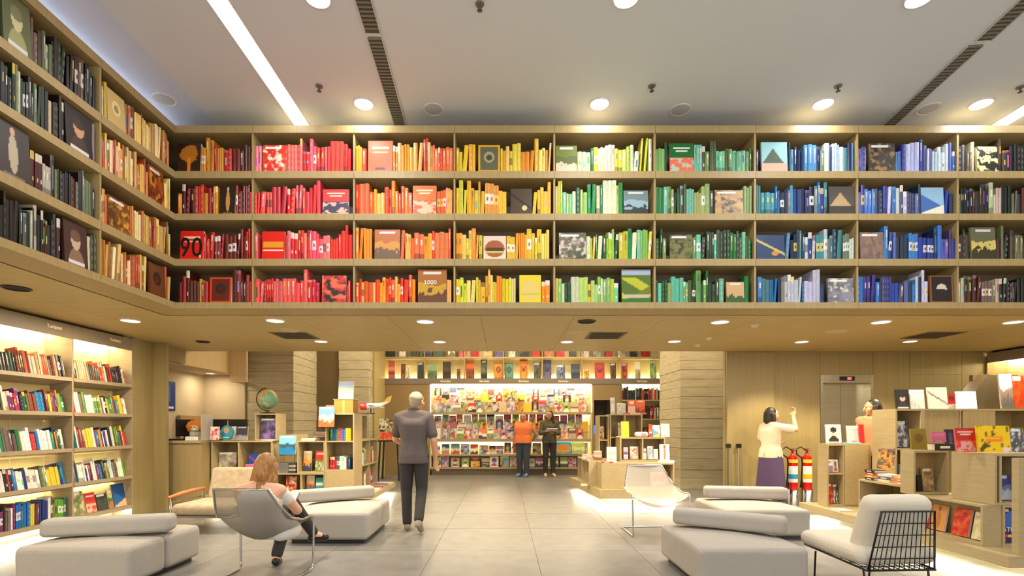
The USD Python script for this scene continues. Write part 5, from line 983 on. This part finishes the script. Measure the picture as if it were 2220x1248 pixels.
# ================================================================== PEOPLE
def limb(bones, ref=.022, smooth=8, cut=None):
    parts = []
    for q in bones:
        if len(q) != 4 or isinstance(q[0][0], tuple): parts.append(m3.Manifold.batch_hull([m3.Manifold.sphere(r_, 20).translate(tuple(map(float, c))) for c, r_ in q])); continue
        a, ra, b, rb = q
        parts.append(m3.Manifold.batch_hull([m3.Manifold.sphere(ra, 20).translate(tuple(map(float, a))), m3.Manifold.sphere(rb, 20).translate(tuple(map(float, b)))]))
    m = m3.Manifold.batch_boolean(parts, m3.OpType.Add)
    if cut is not None: m = m.trim_by_plane((0, 0, 1), cut)
    m = m.refine_to_length(ref).to_mesh()
    t = trimesh.Trimesh(np.array(m.vert_properties[:, :3], float), np.array(m.tri_verts), process=True)
    trimesh.smoothing.filter_taubin(t, iterations=smooth)
    return t
def hull_blob(spheres, ref=.015, smooth=6):
    m = m3.Manifold.batch_hull([m3.Manifold.sphere(r_, 24).translate(tuple(map(float, c))) for c, r_ in spheres]).refine_to_length(ref).to_mesh()
    t = trimesh.Trimesh(np.array(m.vert_properties[:, :3], float), np.array(m.tri_verts), process=True); trimesh.smoothing.filter_taubin(t, iterations=smooth); return t
def hand_bones(w, d, side, curl=.5, s=1.0):
    """palm and five fingers from the wrist w along d; side: unit vector towards the thumb"""
    d = np.array(d, float); d /= np.linalg.norm(d); sd = np.array(side, float); sd -= d*sd.dot(d); sd /= np.linalg.norm(sd); nr = np.cross(d, sd)
    w = np.array(w, float); B = []
    for k, (o, l) in enumerate(((.028, .068), (.010, .078), (-.009, .072), (-.027, .056))):
        b = w+d*.085*s+sd*o*s; B.append((w+d*.015*s+sd*o*.6*s, .017*s, b, .013*s)); p, ang = b, 0
        for q, f_ in enumerate((.42, .32, .26)):
            ang += curl*.55; n_ = p+(d*math.cos(ang)+nr*math.sin(ang))*l*f_*s; B.append((p, (.0105-.001*q)*s, n_, (.0095-.001*q)*s)); p = n_
    tb = w+d*.025*s+sd*.025*s; t1 = tb+(d*.6+sd*.7)*.038*s; t2 = t1+(d*.9+sd*.25+nr*.2)*.034*s
    return B+[(w+d*.02*s, .018*s, tb, .015*s), (tb, .014*s, t1, .011*s), (t1, .0105*s, t2, .009*s)]
def figure(name, label, M, J, skin, hair_col, hair, cloth, fat=1.0, rh=1.0, curl=.5, chest_w=.135):
    """J: joints in local metres, facing +y. cloth: list of (part name, colour/material, bones as joint-name pairs or explicit bones, grow)"""
    t = thing(name, label, 'person', M); J = {k: np.array(v, float) for k, v in J.items()}
    RAD = dict(hip=.092*fat, knee=.056, ankle=.039, heel=.036, toe=.026, shoulder=.055, elbow=.040, wrist=.027, neck=.050, pelvis=.105*fat, waist=.105*fat, chest=.118*fat)
    R_ = lambda n: RAD[n.rstrip('LR')]
    f = J.get('face', np.array([0, 1, 0])); f = f/np.linalg.norm(f); up = J.get('headup', np.array([0, 0, 1.])); sd = np.cross(f, up); sd /= np.linalg.norm(sd)
    sx = J['shoulderR']-J['shoulderL']; sx /= np.linalg.norm(sx); hx = J['hipR']-J['hipL']; hx /= np.linalg.norm(hx)
    PL, PR, WL, WR, CL, CR = J['pelvis']-hx*.065*fat, J['pelvis']+hx*.065*fat, J['waist']-hx*.05*fat, J['waist']+hx*.05*fat, J['chest']-sx*.075*fat, J['chest']+sx*.075*fat
    H_ = lambda *q: tuple((tuple(map(float, p)), float(r_)) for p, r_ in q)
    torso = [H_((PL, .105*fat), (PR, .105*fat), (WL, .095*fat), (WR, .095*fat)), H_((WL, .095*fat), (WR, .095*fat), (CL, .105*fat), (CR, .105*fat)),
             H_((CL, .10*fat), (CR, .10*fat), (J['shoulderL'], .056), (J['shoulderR'], .056)), H_((J['shoulderL'], .052), (J['shoulderR'], .052), (J['neck']-(0, 0, .01), .056), (J['chest'], .09)), H_((J['neck'], .054), (J['neck']-(0, 0, .02), .06))]
    bones = list(torso)+[(J['neck'], .052, J['head']-up*.05, .05)]
    for s in 'LR':
        bones += [(J['hip'+s], .095*fat, J['knee'+s], .058), (J['knee'+s], .056, (J['knee'+s]*.62+J['ankle'+s]*.38), .056), ((J['knee'+s]*.62+J['ankle'+s]*.38), .056, J['ankle'+s], .038), (J['ankle'+s], .038, J['toe'+s], .026)]
        bones += [(J['shoulder'+s], .053, J['elbow'+s], .040), (J['elbow'+s], .039, J['elbow'+s]*.6+J['wrist'+s]*.4, .039), (J['elbow'+s]*.6+J['wrist'+s]*.4, .039, J['wrist'+s], .026)]
        hd = J.get('hand'+s, J['wrist'+s]-J['elbow'+s]); bones += hand_bones(J['wrist'+s], hd, J.get('thumb'+s, f), curl)
    h = J['head']
    bones += [(h+up*.035-f*.012, .082, h+up*.03+f*.02, .078), (h+up*.03+f*.02, .078, h-up*.055+f*.035, .052), (h-up*.055+f*.035, .052, h-up*.085+f*.062, .022), (h+up*.02+f*.094, .010, h-up*.025+f*.108, .014), (h-up*.06+f*.086, .010, h-up*.06+f*.088, .010)]
    for q in (-1, 1): bones += [(h+sd*q*.078-f*.005+up*.01, .016, h+sd*q*.082-f*.015-up*.022, .011), (h+sd*q*.045+f*.05-up*.02, .035, h+sd*q*.03+f*.05-up*.05, .03)]
    MB().tm(limb(bones, .016, 6)).build('body', skin, t, True)
    for q in (-1, 1):
        e = hull_blob([(h+sd*q*.031+f*.088+up*.018, .0085)], .01, 0); MB().tm(e).build('eye', black, t, True)
    MB().tm(limb([(h-up*.058+f*.092-sd*.018, .006, h-up*.058+f*.097, .007), (h-up*.058+f*.097, .007, h-up*.058+f*.092+sd*.018, .006)], .01, 2)).build('mouth', M_((150, 70, 64)), t, True)
    if hair is not None:
        hb = hair(h, f, up, sd); MB().tm(limb(hb, .016, 5)).build('hair', hair_col, t, True)
    for nm, mat, bs, grow, *cut in cloth:
        bb = []
        for b in bs:
            if b == 'torso': bb += [tuple((p, r_+grow) for p, r_ in q) for q in torso[:4]]
            elif b == 'lower_torso': bb += [tuple((p, r_+grow) for p, r_ in torso[0])]
            elif b == 'waistband': bb += [tuple((p, r_+grow) for p, r_ in q) for q in torso[:2]]
            elif b == 'trunk': bb += [tuple((p, r_+grow) for p, r_ in q) for q in torso[:3]]
            elif len(b) == 5: bb.append(tuple((p, r_+grow) for p, r_ in b))
            else:
                A, ra, B, rb = b
                A = J[A] if isinstance(A, str) else np.array(A, float); B = J[B] if isinstance(B, str) else np.array(B, float); bb.append((A, ra+grow, B, rb+grow))
        MB().tm(limb(bb, .02, 5, cut[0] if cut else None)).build(nm, mat, t, True)
    return t, J
H4 = lambda a, ra, b, rb, c, rc_, e, re_: ((a, ra), (b, rb), (c, rc_), (e, re_), (a, ra))
def lerp(J, a, b, k): return np.array(J[a], float)*(1-k)+np.array(J[b], float)*k
def short_hair(h, f, up, sd): return [(h+up*.048-f*.02, .086, h+up*.04-f*.032, .086), (h+up*.01-f*.045, .072, h-up*.03-f*.05, .055)]
def long_hair(n=.30, spread=.05):
    def g(h, f, up, sd):
        B = [(h+up*.052-f*.022, .088, h+up*.03-f*.032, .09), (h+up*.01-f*.045, .082, h-up*.06-f*.055, .075)]
        for q in np.linspace(-1, 1, 7):
            top = h+sd*q*.070-f*(.055-.035*abs(q))+up*.02
            B += [(top, .036, h+sd*q*(.075+spread*.5)-f*(.062-.05*abs(q))-up*n*.55, .030), (h+sd*q*(.075+spread*.5)-f*(.062-.05*abs(q))-up*n*.55, .030, h+sd*q*(.07+spread)-f*(.07-.06*abs(q))-up*n, .018)]
        return B
    return g
def std(h=1.70, **over):
    k = h/1.70
    J = dict(pelvis=(0, 0, .95), hipL=(-.09, 0, .90), hipR=(.09, 0, .90), kneeL=(-.10, .02, .49), kneeR=(.10, .02, .49), ankleL=(-.10, -.02, .075), ankleR=(.10, -.02, .075), toeL=(-.12, .14, .03), toeR=(.12, .14, .03),
             waist=(0, 0, 1.09), chest=(0, -.005, 1.29), neck=(0, -.005, 1.45), head=(0, .02, 1.575), shoulderL=(-.175, -.005, 1.385), shoulderR=(.175, -.005, 1.385),
             elbowL=(-.225, -.03, 1.11), elbowR=(.225, -.03, 1.11), wristL=(-.235, .05, .87), wristR=(.235, .05, .87))
    J = {a: tuple(np.array(v)*k) for a, v in J.items()}
    J.update({a: (tuple(np.array(v)*(k if a not in ('face', 'headup', 'thumbL', 'thumbR', 'handL', 'handR') else 1))) for a, v in over.items()})
    return J
def legs(c, g=.014, upto=.93):
    return ['lower_torso']+[b for s in 'LR' for b in (('hip'+s, .095, 'knee'+s, .062), ('knee'+s, .060, 'cuff'+s, .048))]
def shoes(s, high=.0): return [('ankle'+s, .042, 'toe'+s, .034), (f'ankle{s}', .042, f'heel{s}', .036)]
def dress(J):
    for s in 'LR':
        J['cuff'+s] = tuple(lerp(J, 'knee'+s, 'ankle'+s, .93)); a = np.array(J['ankle'+s]); tv = np.array(J['toe'+s])-a; tv[2] = 0; tv /= np.linalg.norm(tv)+1e-9
        J['heel'+s] = tuple(a-tv*.03+np.array((0, 0, -.035)))
        J['sleeve'+s] = tuple(lerp(J, 'shoulder'+s, 'elbow'+s, .72)); J['short'+s] = tuple(lerp(J, 'shoulder'+s, 'elbow'+s, .25)); J['sl'+s] = tuple(lerp(J, 'shoulder'+s, 'elbow'+s, .14)); J['sl'+s+'2'] = tuple(lerp(J, 'shoulder'+s, 'elbow'+s, .40))
    return J
charcoal = noisy('charcoal_knit', (84, 74, 72), (98, 88, 84), (80, 80, 80), .9); denim_b = noisy('black_denim', (46, 42, 40), (58, 54, 52), (90, 90, 90), .9); denim = noisy('blue_denim', (50, 56, 66), (70, 78, 90), (90, 90, 90), .9)
orange = plain('orange_cotton', (236, 122, 64), .85); olive = noisy('olive_jumper', (70, 64, 46), (96, 88, 62), (60, 60, 60), .9); cream = plain('cream_blouse', (226, 206, 176), .85); purple = plain('purple_skirt', (82, 62, 96), .85); whitec = plain('white_cotton', (230, 226, 220), .85)
grey_h = noisy('grey_hair', (150, 136, 112), (186, 172, 146), (120, 120, 20), .7); dark_h = noisy('dark_hair', (26, 20, 16), (48, 36, 28), (120, 120, 20), .5); blond_h = noisy('dark_blond_hair', (120, 76, 30), (186, 132, 70), (90, 90, 6), .5)
stripe_t = M_((222, 206, 170), .85)
# man walking away
J = dress(std(1.73, kneeL=(-.10, .05, .50), ankleL=(-.085, .02, .078), toeL=(-.105, .17, .03), kneeR=(.09, .04, .50), ankleR=(.10, -.26, .16), toeR=(.115, -.17, .045), hipL=(-.085, 0, .91), hipR=(.085, 0, .91), elbowL=(-.245, .08, 1.12), wristL=(-.17, .27, 1.04), elbowR=(.25, -.02, 1.10), wristR=(.25, .09, .86), head=(.03, .03, 1.575), face=(.35, .93, -.05)))
t, J = figure('person', 'grey-haired man in a charcoal T-shirt and black trousers walking away', tr(-1.12, 6.33, 0), J, skin_t, grey_h, short_hair,
    [('t_shirt', charcoal, ['torso', ('waist', .10, 'pelvis', .118), ('shoulderL', .054, 'sleeveL', .048), ('shoulderR', .054, 'sleeveR', .048), ('pelvis', .118, (0, 0, .84), .122), ((-.06, 0, .95), .112, (-.06, 0, .82), .115), ((.06, 0, .95), .112, (.06, 0, .82), .115)], .016, .84), ('trousers', denim_b, legs('t'), .010), ('shoe', M_((150, 136, 116), .7), shoes('L'), .002), ('shoe', M_((150, 136, 116), .7), shoes('R'), .002)])
# seated reader in the net chair: joints in world metres relative to the floor below her
J = dict(pelvis=(0, -.01, .45), hipL=(-.09, .06, .44), hipR=(.09, .06, .44), waist=(0, -.10, .56), chest=(0, -.13, .70), neck=(.01, -.11, .84), head=(.02, -.05, .955), shoulderL=(-.165, -.13, .775), shoulderR=(.165, -.12, .775),
         kneeL=(-.02, .50, .50), ankleL=(-.06, .31, .10), toeL=(-.09, .43, .035), kneeR=(.0, .50, .60), ankleR=(.165, .66, .24), toeR=(.25, .74, .19), elbowL=(-.24, .06, .60), wristL=(-.10, .25, .62), elbowR=(.24, .06, .58), wristR=(.10, .25, .60), face=(.12, .95, -.28), headup=(.03, .28, .96), handL=(.5, .8, .2), handR=(-.5, .8, .2), thumbL=(0, 0, 1), thumbR=(0, 0, 1))
J = dress(J)
t, J = figure('person', 'girl with long dark-blond hair and white top reading in the grey net chair', tr(-2.07, 4.44, -.02), J, skin_l, blond_h, long_hair(.27, .055),
    [('top', whitec, ['waistband', ('slL', .048, 'slL2', .046), ('slR', .048, 'slR2', .046), ((.12, .0, .42), .09, (.17, .12, .40), .07)], .010), ('leggings', denim_b, legs('t'), .004), ('shoe', black, [('toeL', .032, 'ankleL', .02), ('toeL', .030, 'heelL', .034)], .004), ('shoe', black, [('toeR', .032, 'ankleR', .02), ('toeR', .030, 'heelR', .034)], .004)])
p = MB().box(-.105, .105, -.07, .07, 0, .012, L((230, 226, 214))).box(-.11, .11, -.075, .075, -.004, 0, L((60, 80, 120))).build('open_book', printm, None, col=True); xform(p, tr(-2.07, 4.82, .62)@rotx(math.radians(35))); tag(p, 'open book in the hands of the seated girl', 'book')
# two women before the magazine wall
J = dress(std(1.63, elbowL=(-.33, -.10, 1.13), wristL=(-.22, -.16, .98), elbowR=(.27, -.02, 1.12), wristR=(.26, .06, .90), face=(-.25, .96, 0), handL=(.6, .0, -.6)))
t, J = figure('person', 'woman in a sleeveless orange top and jeans before the magazine wall', tr(.50, 13.0, 0)@rotz(math.radians(155)), J, skin_d, dark_h, short_hair,
    [('orange_top', orange, ['torso', ((-.07, 0, 1.0), .13, (-.07, 0, .85), .14), ((.07, 0, 1.0), .13, (.07, 0, .85), .14)], .026, .86), ('jeans', denim, legs('t'), .022), ('shoe', M_((90, 130, 170), .6), shoes('L'), .006), ('shoe', M_((90, 130, 170), .6), shoes('R'), .006)], fat=1.22)
J = dress(std(1.69, elbowL=(-.24, .02, 1.12), wristL=(-.08, .24, 1.14), elbowR=(.24, .02, 1.12), wristR=(.08, .24, 1.16), face=(.55, .8, -.1), handL=(.7, .7, 0), handR=(-.7, .7, 0), thumbL=(0, 0, 1), thumbR=(0, 0, 1)))
t, J = figure('person', 'long-haired woman in an olive jumper and dark jeans holding a magazine', tr(1.17, 13.0, 0)@rotz(math.radians(186)), J, skin_d, dark_h, long_hair(.30, .05),
    [('jumper', olive, ['torso', ('waist', .10, 'pelvis', .118), ('shoulderL', .054, 'elbowL', .046), ('shoulderR', .054, 'elbowR', .046), ('elbowL', .045, 'wristL', .032), ('elbowR', .045, 'wristR', .032), ((-.06, 0, .98), .11, (-.06, 0, .86), .115), ((.06, 0, .98), .11, (.06, 0, .86), .115)], .014, .86), ('jeans', denim_b, legs('t'), .006), ('shoe', M_((206, 170, 140), .6), shoes('L'), .002), ('shoe', M_((206, 170, 140), .6), shoes('R'), .002)])
p = MB().box(-.14, .14, -.10, .10, 0, .010, L((226, 216, 214))).box(-.10, .08, -.06, .05, .010, .0105, L((190, 120, 100))).build('open_magazine', printm, None, col=True); xform(p, tr(1.19, 12.66, 1.19)@rotz(.2)@rotx(math.radians(-25))); tag(p, 'open magazine in the hands of the long-haired woman', 'magazine')
# woman in a cream blouse with raised arms, by the wooden door
J = dress(std(1.58, elbowR=(.26, .26, 1.34), wristR=(.12, .34, 1.56), elbowL=(-.30, .06, 1.13), wristL=(-.20, .26, 1.10), face=(.15, .97, .1), handR=(-.2, .3, .9), thumbR=(-1, 0, 0), handL=(.6, .7, .1)))
t, J = figure('person', 'woman in a cream blouse and long purple skirt with a raised arm beside the extinguishers', tr(4.22, 8.02, 0)@rotz(math.radians(-78)), J, skin_t, dark_h, long_hair(.16, .02),
    [('blouse', cream, ['torso', ('waist', .10, 'pelvis', .112), ('shoulderL', .056, 'sleeveL', .062), ('shoulderR', .056, 'sleeveR', .062), ((-.06, 0, .9), .12, (-.06, 0, .78), .13), ((.06, 0, .9), .12, (.06, 0, .78), .13)], .010, .80), ('skirt', purple, [H4((-.07, 0, .88), .12, (.07, 0, .88), .12, (-.12, 0, .22), .15, (.12, 0, .22), .15)], .0, .14), ('shoe', black, shoes('L'), .002), ('shoe', black, shoes('R'), .002)])
# woman behind the long island
J = dress(std(1.70, face=(.75, .6, -.05), headup=(.0, .05, 1)))
t, J = figure('person', 'dark-haired woman in a tan strappy top standing behind the long island', tr(5.62, 7.72, 0)@rotz(math.radians(120)), J, skin_t, dark_h, long_hair(.22, .04),
    [('strappy_top', M_((196, 132, 92), .85), ['trunk'], .012), ('trousers', denim_b, legs('t'), .008), ('shoe', black, shoes('L'), .002), ('shoe', black, shoes('R'), .002)])
